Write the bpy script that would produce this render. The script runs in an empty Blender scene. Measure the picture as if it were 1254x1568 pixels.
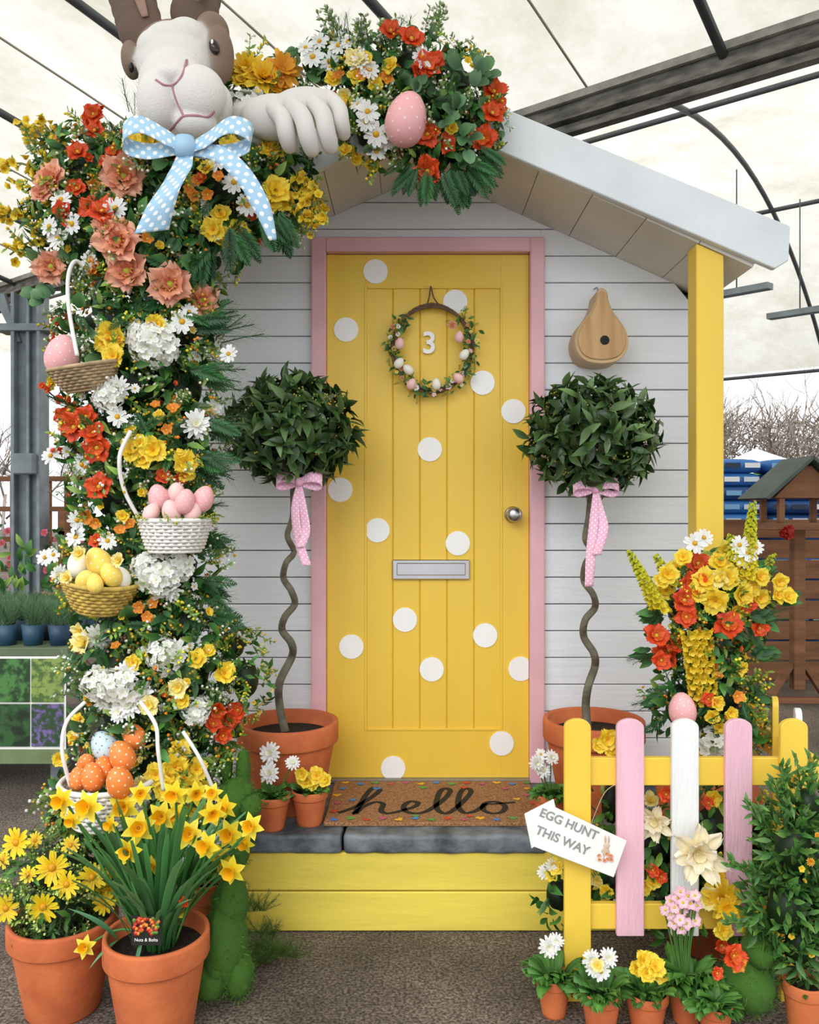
import bpy, bmesh, math, random
import numpy as np
from mathutils import Vector, Matrix
from mathutils.bvhtree import BVHTree
random.seed(7); rng=np.random.default_rng(7)
sc=bpy.context.scene
F=1250.0; CAMY=-3.125; CAMZ=1.345
# survey helper: world position of a thing measured at (px,py) standing d metres away
def P(px,py,d): return np.array([(px-627)*d/F, d+CAMY, CAMZ+(784-py)*d/F])
def hx(h):
    h=h.lstrip('#'); c=[int(h[i:i+2],16)/255 for i in (0,2,4)]
    return np.array([x/12.92 if x<=.04045 else ((x+.055)/1.055)**2.4 for x in c])
# ---------------------------------------------------------------- materials
def mat(name,col,rough=.55,metal=0,var=.12,nscale=8,bump=0,bscale=60,col2=None,stretch=(1,1,1),coat=0,detail=4,lo=.35,hi=.65):
    m=bpy.data.materials.new(name); m.use_nodes=True; nt=m.node_tree; N=nt.nodes; L=nt.links
    b=N['Principled BSDF']; b.inputs['Roughness'].default_value=rough; b.inputs['Metallic'].default_value=metal
    if coat: b.inputs['Coat Weight'].default_value=coat
    c=hx(col) if isinstance(col,str) else np.array(col)
    c2=hx(col2) if col2 is not None else np.clip(c*(1-2*var),0,1)
    tc=N.new('ShaderNodeTexCoord'); mp=N.new('ShaderNodeMapping'); mp.inputs['Scale'].default_value=stretch
    L.new(tc.outputs['Object'],mp.inputs['Vector'])
    nz=N.new('ShaderNodeTexNoise'); nz.inputs['Scale'].default_value=nscale; nz.inputs['Detail'].default_value=detail
    L.new(mp.outputs[0],nz.inputs['Vector'])
    r=N.new('ShaderNodeValToRGB'); r.color_ramp.elements[0].position=lo; r.color_ramp.elements[1].position=hi
    r.color_ramp.elements[0].color=(*c2,1); r.color_ramp.elements[1].color=(*c,1)
    L.new(nz.outputs['Fac'],r.inputs[0]); L.new(r.outputs[0],b.inputs['Base Color'])
    if bump:
        n2=N.new('ShaderNodeTexNoise'); n2.inputs['Scale'].default_value=bscale; n2.inputs['Detail'].default_value=3
        L.new(mp.outputs[0],n2.inputs['Vector'])
        bp=N.new('ShaderNodeBump'); bp.inputs['Strength'].default_value=bump; bp.inputs['Distance'].default_value=.01
        L.new(n2.outputs['Fac'],bp.inputs['Height']); L.new(bp.outputs[0],b.inputs['Normal'])
    return m
def attr_mat(name,rough=.5,transl=.2,bump=0):
    m=bpy.data.materials.new(name); m.use_nodes=True; nt=m.node_tree; N=nt.nodes; L=nt.links
    b=N['Principled BSDF']; b.inputs['Roughness'].default_value=rough
    a=N.new('ShaderNodeAttribute'); a.attribute_name='Col'
    L.new(a.outputs['Color'],b.inputs['Base Color'])
    if transl:
        t=N.new('ShaderNodeBsdfTranslucent'); L.new(a.outputs['Color'],t.inputs['Color'])
        mx=N.new('ShaderNodeMixShader'); mx.inputs[0].default_value=transl
        L.new(b.outputs[0],mx.inputs[1]); L.new(t.outputs[0],mx.inputs[2]); L.new(mx.outputs[0],N['Material Output'].inputs[0])
    if bump:
        n2=N.new('ShaderNodeTexNoise'); n2.inputs['Scale'].default_value=180
        bp=N.new('ShaderNodeBump'); bp.inputs['Strength'].default_value=bump; bp.inputs['Distance'].default_value=.005
        L.new(n2.outputs['Fac'],bp.inputs['Height']); L.new(bp.outputs[0],b.inputs['Normal'])
    return m
def dot_mat(name,base,dot,cell=.02,rad=.28):
    m=bpy.data.materials.new(name); m.use_nodes=True; nt=m.node_tree; N=nt.nodes; L=nt.links
    b=N['Principled BSDF']; b.inputs['Roughness'].default_value=.45
    uv=N.new('ShaderNodeUVMap'); outs=[]
    for off in ((0,0),(.5,.5)):
        mp=N.new('ShaderNodeMapping'); mp.inputs['Scale'].default_value=(1/cell,1/cell,1); mp.inputs['Location'].default_value=(off[0],off[1],0)
        L.new(uv.outputs[0],mp.inputs[0])
        fr=N.new('ShaderNodeVectorMath'); fr.operation='FRACTION'; L.new(mp.outputs[0],fr.inputs[0])
        ds=N.new('ShaderNodeVectorMath'); ds.operation='DISTANCE'; ds.inputs[1].default_value=(.5,.5,0); L.new(fr.outputs[0],ds.inputs[0])
        lt=N.new('ShaderNodeMath'); lt.operation='LESS_THAN'; lt.inputs[1].default_value=rad; L.new(ds.outputs['Value'],lt.inputs[0]); outs.append(lt)
    mxm=N.new('ShaderNodeMath'); mxm.operation='MAXIMUM'; L.new(outs[0].outputs[0],mxm.inputs[0]); L.new(outs[1].outputs[0],mxm.inputs[1])
    mx=N.new('ShaderNodeMix'); mx.data_type='RGBA'; mx.inputs[6].default_value=(*hx(base),1); mx.inputs[7].default_value=(*hx(dot),1)
    L.new(mxm.outputs[0],mx.inputs[0]); L.new(mx.outputs[2],b.inputs['Base Color'])
    return m
M_plant=attr_mat('plant_tissue',.5,.22)
M_glossleaf=attr_mat('bay_leaf_tissue',.38,.12)
M_mossfur=attr_mat('moss_tissue',.95,.1)
M_solid=attr_mat('painted_matte',.5,0)
M_fur=attr_mat('painted_plaster',.8,0,bump=.5)
M_yel=mat('yellow_paint','#f5ce4a',.5,var=.04,nscale=5,bump=.15,bscale=40,stretch=(1,1,.2))
M_yelstep=mat('yellow_step_paint','#f0d858',.55,var=.1,nscale=6,bump=.3,bscale=30,stretch=(.2,1,1))
M_door=mat('door_yellow_paint','#f2ca46',.42,var=.03,nscale=4,bump=.08,bscale=50,stretch=(1,1,.15))
M_pink=mat('pink_paint','#ecb8bf',.5,var=.05,nscale=6,bump=.1,bscale=40)
M_white=mat('white_paint','#e9edf1',.55,var=.05,nscale=4,bump=.3,bscale=35,stretch=(.15,1,1))
M_barge=mat('bargeboard_white','#e4eaee',.55,var=.05,nscale=5,bump=.15,bscale=35)
M_soff=mat('soffit_paint','#e2ddd2',.65,var=.05,nscale=5,bump=.15,bscale=35)
M_dark=mat('dark_gap','#3a3a3a',.9)
M_pure=mat('white_gloss','#fbfaf6',.45,var=.02)
M_slate=mat('slate','#7b8288',.6,var=.25,nscale=11,bump=.8,bscale=25,col2='#3f454b',detail=7)
M_terra=mat('terracotta','#d0723f',.75,var=.12,nscale=9,bump=.15,bscale=70,col2='#b95c32',detail=6)
M_soil=mat('soil','#33261c',.95,var=.4,nscale=60,bump=1,bscale=90)
M_chrome=mat('brushed_chrome','#c0c0c2',.3,1,var=.05)
M_bark=mat('twisted_bark','#7a7562',.85,var=.2,nscale=25,bump=.5,bscale=60)
M_birch=mat('natural_wood','#cfa977',.55,var=.12,nscale=5,stretch=(6,6,.6),detail=6,col2='#b48b5a')
M_brown=mat('fence_timber','#8f6040',.75,var=.2,nscale=6,stretch=(.3,1,3),bump=.3)
M_galv=mat('galvanised_steel','#8d989e',.5,.2,var=.15,nscale=8)
M_beam=mat('gutter_steel','#8a877e',.75,.1,var=.2,nscale=9,col2='#55534c',stretch=(1,1,4),detail=8)
M_wick=mat('wicker','#c0a680',.75,var=.2,nscale=30)
M_wickw=mat('white_wicker','#f0eee8',.7,var=.06,nscale=30)
M_straw=mat('straw_wicker','#dcba5a',.75,var=.2,nscale=30)
M_twig=mat('grapevine_twig','#7a5b45',.85,var=.2,nscale=30)
M_black=mat('black_ink','#1c1815',.8,var=.1)
M_blue=dot_mat('blue_polka_ribbon','#a3cae4','#f4f8fa',.034,.19)
M_bluep=mat('blue_ribbon','#a3cae4',.45,var=.03)
M_pinkrib=dot_mat('pink_polka_ribbon','#f2b6d0','#faeaf1',.018,.16)
M_pinkp=mat('pink_ribbon','#f2b6d0',.45,var=.03)
# ---------------------------------------------------------------- mesh helpers
def link(o,parent=None):
    sc.collection.objects.link(o)
    if parent is not None: o.parent=parent
    return o
def group(name):
    e=bpy.data.objects.new(name,None); e.empty_display_size=.1; sc.collection.objects.link(e); return e
def mesh_obj(name,V,Fc,mats,midx=None,parent=None,smooth=True,uv=None):
    me=bpy.data.meshes.new(name); me.from_pydata([tuple(map(float,v)) for v in V],[],[tuple(map(int,f)) for f in Fc])
    for m in (mats if isinstance(mats,(list,tuple)) else [mats]): me.materials.append(m)
    if midx is not None: me.polygons.foreach_set('material_index',midx)
    if smooth: me.polygons.foreach_set('use_smooth',[True]*len(me.polygons))
    if uv is not None:
        l=me.uv_layers.new(name='UVMap')
        for lp in me.loops: l.data[lp.index].uv=uv[lp.vertex_index]
    me.update(); return link(bpy.data.objects.new(name,me),parent)
def prisms(name,items,m,bevel=.002,parent=None):
    """items: (polygon[(x,z)..], y0,y1)"""
    bm=bmesh.new()
    for poly,y0,y1 in items:
        a=[bm.verts.new((p[0],y0,p[1])) for p in poly]; b=[bm.verts.new((p[0],y1,p[1])) for p in poly]; n=len(poly)
        bm.faces.new(a); bm.faces.new(b[::-1])
        for i in range(n): bm.faces.new((a[i],b[i],b[(i+1)%n],a[(i+1)%n]))
    bmesh.ops.recalc_face_normals(bm,faces=bm.faces)
    if bevel: bmesh.ops.bevel(bm,geom=list(bm.edges),offset=bevel,segments=1,profile=.5,affect='EDGES',clamp_overlap=True)
    me=bpy.data.meshes.new(name); bm.to_mesh(me); bm.free(); me.materials.append(m)
    return link(bpy.data.objects.new(name,me),parent)
def rect(x0,x1,z0,z1): return [(x0,z0),(x1,z0),(x1,z1),(x0,z1)]
def box(name,x0,x1,y0,y1,z0,z1,m,bevel=.002,parent=None): return prisms(name,[(rect(x0,x1,z0,z1),y0,y1)],m,bevel,parent)
def cr(pts,n=8,closed=False):
    pts=[np.array(p,float) for p in pts]; out=[]; N=len(pts)
    for i in range(N if closed else N-1):
        g=(lambda k:pts[k%N]) if closed else (lambda k:pts[min(max(k,0),N-1)])
        p0,p1,p2,p3=g(i-1),g(i),g(i+1),g(i+2)
        for j in range(n):
            t=j/n; out.append(.5*((2*p1)+(-p0+p2)*t+(2*p0-5*p1+4*p2-p3)*t*t+(-p0+3*p1-3*p2+p3)*t**3))
    if not closed: out.append(pts[-1])
    return np.array(out)
def tube_vf(path,r,ns=8,closed=False):
    path=np.array(path,float); n=len(path)
    if np.isscalar(r): r=np.full(n,r)
    T=np.gradient(path,axis=0)
    if closed: T=np.roll(path,-1,0)-np.roll(path,1,0)
    T/=np.linalg.norm(T,axis=1)[:,None]+1e-9
    ref=np.array([0,0,1.]) if abs(T[0][2])<.9 else np.array([1.,0,0])
    V=[];Fc=[]; N=np.cross(T[0],ref); N/=np.linalg.norm(N)
    for i in range(n):
        N=N-np.dot(N,T[i])*T[i]; N/=np.linalg.norm(N)+1e-9; B=np.cross(T[i],N)
        for k in range(ns):
            a=2*math.pi*k/ns; V.append(path[i]+r[i]*(math.cos(a)*N+math.sin(a)*B))
    for i in range(n if closed else n-1):
        for k in range(ns):
            i2=(i+1)%n; Fc.append((i*ns+k,i*ns+(k+1)%ns,i2*ns+(k+1)%ns,i2*ns+k))
    if not closed:
        Fc.append(tuple(range(ns))[::-1]); Fc.append(tuple((n-1)*ns+k for k in range(ns)))
    return V,Fc
def tubes(name,paths,r,m,ns=8,parent=None,closed=False):
    V=[];Fc=[]
    for i,p in enumerate(paths):
        v,f=tube_vf(p,r[i] if isinstance(r,list) else r,ns,closed); o=len(V); V+=list(v); Fc+=[tuple(a+o for a in q) for q in f]
    return mesh_obj(name,V,Fc,m,parent=parent)
def lathe(name,prof,loc,mats,pm=None,n=40,parent=None,rot=None,scl=(1,1,1)):
    V=[];Fc=[];mi=[]
    for (r,z) in prof:
        for k in range(n):
            a=2*math.pi*k/n; V.append(np.array([r*math.cos(a)*scl[0],r*math.sin(a)*scl[1],z*scl[2]]))
    for i in range(len(prof)-1):
        for k in range(n):
            Fc.append((i*n+k,i*n+(k+1)%n,(i+1)*n+(k+1)%n,(i+1)*n+k)); mi.append(pm[i] if pm else 0)
    V=np.array(V)
    if rot is not None: V=V@rot.T
    V=V+np.array(loc)
    return mesh_obj(name,V,Fc,mats,mi,parent)
def pot(x,y,z0,rt,h,parent,name='pot'):
    rb=rt*.68; ri=rt*.92
    prof=[(0,0),(rb*.97,0),(rb,.006),(ri,h*.76),(ri*1.0,h*.765),(rt*.99,h*.77),(rt,h*.785),(rt,h*.97),(rt*.985,h),(rt*.92,h),(rt*.9,h*.985),(rt*.87,h*.84),(0,h*.86)]
    pm=[0]*11+[1]
    return lathe(name,prof,(x,y,z0),[M_terra,M_soil],pm,parent=parent,n=56)
# ---------------------------------------------------------------- colour-attribute builder
class T:
    def __init__(s,V,Fs,C): s.V=np.array(V,float); s.F=Fs; s.C=np.array(C,float); s.loops=np.array([i for f in Fs for i in f],int); s.sz=np.array([len(f) for f in Fs],int)
def tmerge(ts):
    V=[];C=[];Fs=[];o=0
    for t in ts:
        V.append(t.V);C.append(t.C);Fs+=[tuple(i+o for i in f) for f in t.F];o+=len(t.V)
    return T(np.vstack(V),Fs,np.vstack(C))
def txf(t,R=None,s=1,loc=(0,0,0)):
    V=t.V*s
    if R is not None: V=V@R.T
    return T(V+np.array(loc),t.F,t.C)
def rz(a): c,s=math.cos(a),math.sin(a); return np.array([[c,-s,0],[s,c,0],[0,0,1.]])
def ry(a): c,s=math.cos(a),math.sin(a); return np.array([[c,0,s],[0,1,0],[-s,0,c]])
def rx(a): c,s=math.cos(a),math.sin(a); return np.array([[1.,0,0],[0,c,-s],[0,s,c]])
def nrm(v): v=np.array(v,float); return v/(np.linalg.norm(v)+1e-9)
def frameXZ(x,z):
    X=nrm(x); Z=np.array(z,float); Z=Z-np.dot(Z,X)*X
    if np.linalg.norm(Z)<1e-4: Z=np.cross(X,[.3,.5,.8])
    Z=nrm(Z); return np.stack([X,np.cross(Z,X),Z],1)
def frameZ(z,spin=None):
    Z=nrm(z); r=nrm(rng.normal(size=3)); X=nrm(r-np.dot(r,Z)*Z); return np.stack([X,np.cross(Z,X),Z],1)
class MB:
    def __init__(s): s.V=[];s.C=[];s.L=[];s.S=[];s.n=0
    def add(s,t,loc,R=None,sc_=1.0,tint=None):
        V=t.V*sc_
        if R is not None: V=V@R.T
        s.V.append(V+np.array(loc)); s.C.append(t.C if tint is None else np.clip(t.C*tint,0,1)); s.L.append(t.loops+s.n); s.S.append(t.sz); s.n+=len(V)
    def build(s,name,m=None,parent=None,smooth=True):
        V=np.vstack(s.V);C=np.vstack(s.C);L=np.concatenate(s.L);S=np.concatenate(s.S)
        me=bpy.data.meshes.new(name); me.vertices.add(len(V)); me.vertices.foreach_set('co',V.astype(np.float32).ravel())
        me.loops.add(len(L)); me.loops.foreach_set('vertex_index',L.astype(np.int32))
        me.polygons.add(len(S)); st=np.concatenate([[0],np.cumsum(S)[:-1]]); me.polygons.foreach_set('loop_start',st.astype(np.int32))
        me.update(calc_edges=True); me.validate()
        if smooth: me.polygons.foreach_set('use_smooth',np.ones(len(me.polygons),bool))
        a=me.attributes.new('Col','FLOAT_COLOR','POINT'); a.data.foreach_set('color',np.hstack([C,np.ones((len(C),1))]).astype(np.float32).ravel())
        me.materials.append(m or M_plant); return link(bpy.data.objects.new(name,me),parent)
def petal(L,W,tilt,curl,prof,c0,c1,cup=.1,nx=4,r0=0.0):
    t=np.linspace(0,1,nx+1); ang=tilt+curl*t
    if prof in('round','ruf'): w=W*np.sin(np.pi*(.1+.78*t))**.6; w[-1]*=.8
    elif prof=='point': w=W*np.sin(np.pi*np.clip(t,.04,.985)**.75)
    else: w=W*np.array([.45 if q==0 else 1 for q in t]); w[-1]*=.55
    dr=np.concatenate([[0],np.cos((ang[1:]+ang[:-1])/2)*L/nx]); dz=np.concatenate([[0],np.sin((ang[1:]+ang[:-1])/2)*L/nx])
    r=r0+np.cumsum(dr); z=np.cumsum(dz); V=[];C=[];Fs=[]
    if prof=='ruf':
        ph=random.random()*6; fs=np.linspace(-1,1,7)
        for i in range(nx+1):
            for f in fs:
                rr=r[i]*(1+.10*t[i]*math.sin(f*7+ph))*(1-.10*f*f*t[i]); zz=z[i]+cup*w[i]*abs(f)+.11*t[i]**1.5*math.sin(f*5.5+ph*2)
                V.append((rr,w[i]/2*f,zz)); C.append((c0*(1-t[i]**.8)+c1*t[i]**.8)*(1-.10*(int((f+1)*3)%2)))
        for i in range(nx):
            for j in range(6): a=i*7+j; Fs.append((a,a+7,a+8,a+1))
        return T(V,Fs,np.clip(C,0,1))
    for i in range(nx+1):
        e=cup*w[i]; c=c0*(1-t[i])+c1*t[i]
        V+=[(r[i],-w[i]/2,z[i]+e),(r[i],0,z[i]),(r[i],w[i]/2,z[i]+e)]; C+=[c,c*.88,c]
    for i in range(nx):
        a=3*i; Fs+=[(a,a+3,a+4,a+1),(a+1,a+4,a+5,a+2)]
    return T(V,Fs,C)
def ball(r,c,nu=8,nv=5,sz=1.0,c2=None):
    V=[];C=[];Fs=[]; c2=c if c2 is None else c2
    for j in range(nv+1):
        ph=math.pi*j/nv
        for i in range(nu):
            a=2*math.pi*i/nu; V.append((r*math.sin(ph)*math.cos(a),r*math.sin(ph)*math.sin(a),r*sz*math.cos(ph))); C.append(c*(j/nv)+c2*(1-j/nv))
    for j in range(nv):
        for i in range(nu): Fs.append((j*nu+i,(j+1)*nu+i,(j+1)*nu+(i+1)%nu,j*nu+(i+1)%nu))
    return T(V,Fs,C)
def flower(layers,centre=None,extra=None):
    ts=[]
    for (n,L,W,ti,cu,pr,c0,c1,cup) in layers:
        ph=random.random()*6.28; c0=hx(c0) if isinstance(c0,str) else c0; c1=hx(c1) if isinstance(c1,str) else c1
        for k in range(n):
            j=random.uniform(-.12,.12)
            p=petal(L*random.uniform(.9,1.06),W,ti+random.uniform(-.14,.14),cu,pr,c0,c1*random.uniform(.92,1.05),cup)
            ts.append(txf(p,rz(ph+2*math.pi*k/n+j)))
    if centre:
        r,h,c=centre; b=ball(r,hx(c)*.7,8,4,h,hx(c)); ts.append(txf(b,loc=(0,0,r*.2)))
    if extra: ts+=extra
    return tmerge(ts)
def sticks(path,r,c,ns=4):
    v,f=tube_vf(path,r,ns); return T(v,f,np.tile(c,(len(v),1)))
def stam(n,rr,h,c): return [txf(ball(.045,hx(c),5,3),loc=(rr*math.cos(a),rr*math.sin(a),h)) for a in np.linspace(0,6.28,n,endpoint=False)]
def V3(f,n=3): return [f() for _ in range(n)]
FL={
 'sal':V3(lambda:flower([(6,1,.95,.15,.1,'ruf','#d06a4a','#f8bc9c',.10),(5,.74,.75,.5,.0,'ruf','#cc6344','#f6ae8a',.12),(3,.48,.5,.85,.1,'ruf','#c04c34','#f09a78',.12)],(.20,.7,'#c4cc48'),stam(12,.29,.24,'#ecc850')),4),
 'red':V3(lambda:flower([(5,1,.95,.22,.1,'ruf','#b02c08','#f6561e',.10),(4,.68,.7,.7,.1,'ruf','#b43008','#f87030',.12)],(.18,.7,'#ecc840'),stam(8,.25,.2,'#e8b030')),4),
 'org':V3(lambda:flower([(5,1,.9,.35,.1,'ruf','#e07010','#fba63a',.12)],(.2,.7,'#f0d040'))),
 'yel':V3(lambda:flower([(5,1,1.0,.22,.1,'ruf','#f0bc00','#ffe84c',.10),(4,.66,.75,.65,.1,'ruf','#f0b400','#ffe23c',.12)],(.15,.8,'#e89a10')),4),
 'pal':V3(lambda:flower([(5,1,.95,.3,.1,'ruf','#ead648','#fff4b0',.12),(4,.6,.7,.8,.1,'ruf','#f0c830','#ffec80',.15)],(.15,.8,'#e8b010'))),
 'dai':V3(lambda:flower([(12,1,.36,.12,-.1,'long','#eceee4','#ffffff',.1)],(.26,.6,'#f0b81c'))),
 'ger':V3(lambda:flower([(15,1,.26,.15,-.1,'long','#f0b800','#ffe92c',.1)],(.26,.5,'#e8a40c'))),
 'chr':V3(lambda:flower([(13,1,.36,.1,-.1,'round','#eab010','#ffdf3a',.15),(11,.8,.32,.5,.2,'round','#eab010','#ffd830',.15),(8,.5,.28,.95,.2,'round','#eaa810','#ffd020',.15)],(.18,.7,'#e09a10'))),
 'och':V3(lambda:flower([(12,1,.36,.1,-.1,'round','#e08a10','#ffbe3a',.15),(10,.75,.32,.6,.2,'round','#e08a10','#f8b030',.15)],(.18,.7,'#d08a10'))),
 'pom':V3(lambda:flower([(14,1,.3,.05,-.1,'round','#eceee0','#ffffff',.1),(12,.8,.28,.45,.1,'round','#eceee0','#ffffff',.1),(9,.55,.25,.9,.2,'round','#f0f0d8','#fffff4',.1)],(.16,.7,'#f0e8a0'))),
 'bell':V3(lambda:flower([(5,.8,.6,1.0,-.5,'round','#e8b800','#ffe748',.2)])),
 'prp':V3(lambda:flower([(5,1,.85,.1,-.1,'ruf','#f8e4ea','#f4bccb',.05)],(.24,.6,'#f0d040'))),
 'pin':[flower([(7,1,.5,.1,.5,'ruf','#f4e4a8','#fff6dc',.3),(6,.7,.42,.55,.3,'ruf','#f4e0a0','#fff8e4',.3),(5,.4,.3,1.0,.2,'round','#f0dc98','#fff4d0',.25)],(.12,.7,'#f4e6b0'))],
}
def daff():
    p=[txf(petal(1,.58,.05,-.1,'point',hx('#f5d414'),hx('#fff148'),.08),rz(k*math.pi/3)) for k in range(6)]
    V=[];C=[];Fs=[];n=12;prof=[(.16,0),(.26,.25),(.29,.5),(.42,.66)]
    for (r,z) in prof:
        for k in range(n):
            rr=r*(1+.10*(k%2) if r>.3 else 1); V.append((rr*math.cos(6.283*k/n),rr*math.sin(6.283*k/n),z)); C.append(hx('#f9bd0a'))
    for i in range(3):
        for k in range(n): Fs.append((i*n+k,i*n+(k+1)%n,(i+1)*n+(k+1)%n,(i+1)*n+k))
    return tmerge(p+[T(V,Fs,C),ball(.12,hx('#e09008'),6,3)])
FL['daf']=[daff()]
def hyd(c0='#eef0dc',c1='#ffffff',cen='#e4e8a8',n=44):
    fls=[flower([(5,1,.8,.3,-.1,'round',c0,c1,.1)],(.16,.6,cen)) for _ in range(2)]; ts=[]
    for i in range(n):
        ph=math.acos(1-1.3*(i+.5)/n); a=i*2.39996+random.uniform(-.2,.2); d=np.array([math.sin(ph)*math.cos(a),math.sin(ph)*math.sin(a),math.cos(ph)])
        ts.append(txf(random.choice(fls),frameZ(d+rng.normal(size=3)*.35),random.uniform(.22,.33),d*np.array([.85,.85,.55])*random.uniform(.82,1.14)))
    ts.append(txf(ball(.62,hx('#b4c88c'),10,6,.7)))
    return tmerge(ts)
FL['hyd']=V3(hyd,3)
g=lambda h:hx(h)
def leafT(L,W,c0,c1,curl=-.5,prof='point',nx=4,tilt=.15): return petal(L,W,tilt,curl,prof,g(c0),g(c1),.22,nx)
def fern(c0,c1,n=17,W=.10):
    ts=[]
    for i in range(n):
        t=(i+1)/n; x=t*.97; l=.26*math.sin(math.pi*(.2+.78*t))**.8+.02; z=-.25*t*t
        for s in (1,-1):
            lf=petal(l*random.uniform(.85,1.1),W*.55,0,-.5,'point',g(c0),g(c1),.1,2); ts.append(txf(lf,rz(s*random.uniform(.75,.95)),1,(x,0,z)))
    ts.append(sticks([(0,0,0),(.5,0,-.06),(.97,0,-.24)],.010,g(c0),3)); return tmerge(ts)
def sprig(cl,cb,n=9):
    ts=[sticks([(0,0,0),(.5,.03,.05),(1,0,.02)],.012,g('#6a8a38'),3)]
    for i in range(n):
        a=random.random()*6.28; x=.2+.8*i/n; d=np.array([.6,math.cos(a),math.sin(a)]); 
        ts.append(txf(petal(.25,.12,0,-.2,'point',g(cl),g(cl)*1.2,.1,2),frameXZ(d,rng.normal(size=3)),1,(x,0,.03)))
        if i%2==0: 
            e=np.array([x,0,.03])+nrm([.3,math.cos(a+2),math.sin(a+2)])*.16; ts.append(txf(ball(.06,g(cb),5,3),None,1,e)); ts.append(sticks([(x,0,.03),tuple(e)],.008,g(cl),3))
    return tmerge(ts)
def needles(c0,c1,n=26):
    ts=[]
    for i in range(n):
        x=i/n; a=i*2.4; d=np.array([.9,math.cos(a)*.7,math.sin(a)*.5]); ts.append(txf(petal(.33,.03,0,-.2,'point',g(c0),g(c1),0,1),frameXZ(d,[0,0,1]),1,(x*.85,0,-.15*x*x)))
    ts.append(sticks([(0,0,0),(.5,0,-.04),(.9,0,-.13)],.012,g(c0),3)); return tmerge(ts)
LF={
 'bay':[leafT(1,.40,'#243a18','#40602e'),leafT(1,.36,'#2d4620','#526e42',-.2),leafT(1,.42,'#1e3416','#345426',-.8),leafT(1,.36,'#3e5a2a','#6c8a52',-.3)],
 'leaf':[leafT(1,.45,'#22501e','#47863a'),leafT(1,.5,'#2a6022','#57963f',-.8),leafT(1,.4,'#1c4420','#3a7236',-.4)],
 'lime':[leafT(1,.4,'#5a8430','#9cc054'),leafT(1,.35,'#6a9634','#b0cc66',-.8)],
 'round':[leafT(1,.85,'#42704a','#79a474',-.3,'round'),leafT(1,.9,'#33663a','#649458',-.4,'round')],
 'prim':[petal(1,.62,.45,-.9,'ruf',g('#2c5a20'),g('#578f3c'),.12,5),petal(1,.55,.55,-1.1,'ruf',g('#356a26'),g('#6aa045'),.12,5)],
 'fern':[fern('#1c4a22','#2f7238'),fern('#205424','#3a8440',19,.09)],
 'need':[needles('#355a2c','#6a9050')],
 'spy':[sprig('#7ea03c','#f6cc24'),sprig('#8cae48','#fae048')],
 'spo':[sprig('#70923a','#f28c20')],
 'spw':[sprig('#84a45c','#fbfbf0'),sprig('#8cac68','#f4f6e6')],
 'spg':[sprig('#a4bc64','#c4d480')],
 'tiny':[leafT(1,.4,'#386a2c','#689a44',0,'point',2)],
 'shrub':[leafT(1,.36,'#2c5c26','#5a9040',-.2,'point',3),leafT(1,.34,'#3a6c2c','#78a850',0,'point',3)],
 'moss':[leafT(1,.5,'#3c6a1c','#6c9c34',0,'point',1),leafT(1,.5,'#2c5618','#56862a',0,'point',1)],
 'blade':[petal(1,.05,1.45,-.25,'long',g('#2f7034'),g('#60a058'),.3,6),petal(1,.055,1.3,-.7,'long',g('#34763a'),g('#70a868'),.3,6)],
}
def mkblob(px,py,d,rx_,ry_,rd=None):
    s=d/F; return (P(px,py,d),np.array([rx_*s,(rd if rd else min(rx_,ry_)*s),ry_*s]))
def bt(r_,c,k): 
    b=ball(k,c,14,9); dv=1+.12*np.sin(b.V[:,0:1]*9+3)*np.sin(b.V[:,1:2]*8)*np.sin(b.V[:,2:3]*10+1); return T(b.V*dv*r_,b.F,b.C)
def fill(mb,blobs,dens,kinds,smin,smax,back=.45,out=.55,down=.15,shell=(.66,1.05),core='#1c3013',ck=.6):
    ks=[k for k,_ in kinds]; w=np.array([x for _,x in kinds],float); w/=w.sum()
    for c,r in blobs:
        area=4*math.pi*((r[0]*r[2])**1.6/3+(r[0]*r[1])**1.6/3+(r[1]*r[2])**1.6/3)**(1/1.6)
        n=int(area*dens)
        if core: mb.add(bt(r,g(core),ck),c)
        for _ in range(n):
            d=nrm(rng.normal(size=3))
            if d[1]>back: continue
            p=c+d*r*random.uniform(*shell)
            if p[2]<.01: continue
            nn=nrm(d/r*r.mean()); tg=rng.normal(size=3); tg=nrm(tg-np.dot(tg,nn)*nn)
            x=nn*out*random.uniform(.4,1.4)+tg*.8+np.array([0,0,-down])
            k=ks[rng.choice(len(ks),p=w)]; t=random.choice(LF[k])
            q=random.uniform(.6,1.3); mb.add(t,p,frameXZ(x,nn+rng.normal(size=3)*.25),random.uniform(smin,smax)*(1.6 if k in('fern','need','spy','spo','spw','spg') else 1),np.array([q*random.uniform(.9,1.15),q,q*random.uniform(.8,1.1)]))
def surf(px,py,blobs,dflt):
    O=np.array([0,CAMY,CAMZ]); D=P(px,py,1)-O; best=None
    for c,r in blobs:
        o=(O-c)/r; dd=D/r; A=dd@dd;B=2*o@dd;Cc=o@o-1; q=B*B-4*A*Cc
        if q>0:
            t=(-B-math.sqrt(q))/(2*A)
            if best is None or t<best[0]:
                p=O+D*t; best=(t,p,nrm((p-c)/r/r))
    if best is None: return P(px,py,dflt),np.array([0,-1,.2])
    return best[1],best[2]
def put(mb,blobs,dflt,items,face=1.0,lift=.014):
    for it in items:
        k,px,py,rp=it[:4]; p,n=surf(px,py,blobs,dflt); d=p[1]-CAMY; r=rp*d/F
        nn=nrm(n*.7+np.array([0,-face,.15])+rng.normal(size=3)*.2)
        mb.add(random.choice(FL[k]),p+nn*lift,frameZ(nn),r*(.95 if k=='hyd' else 1.12),random.uniform(.94,1.04))
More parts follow.
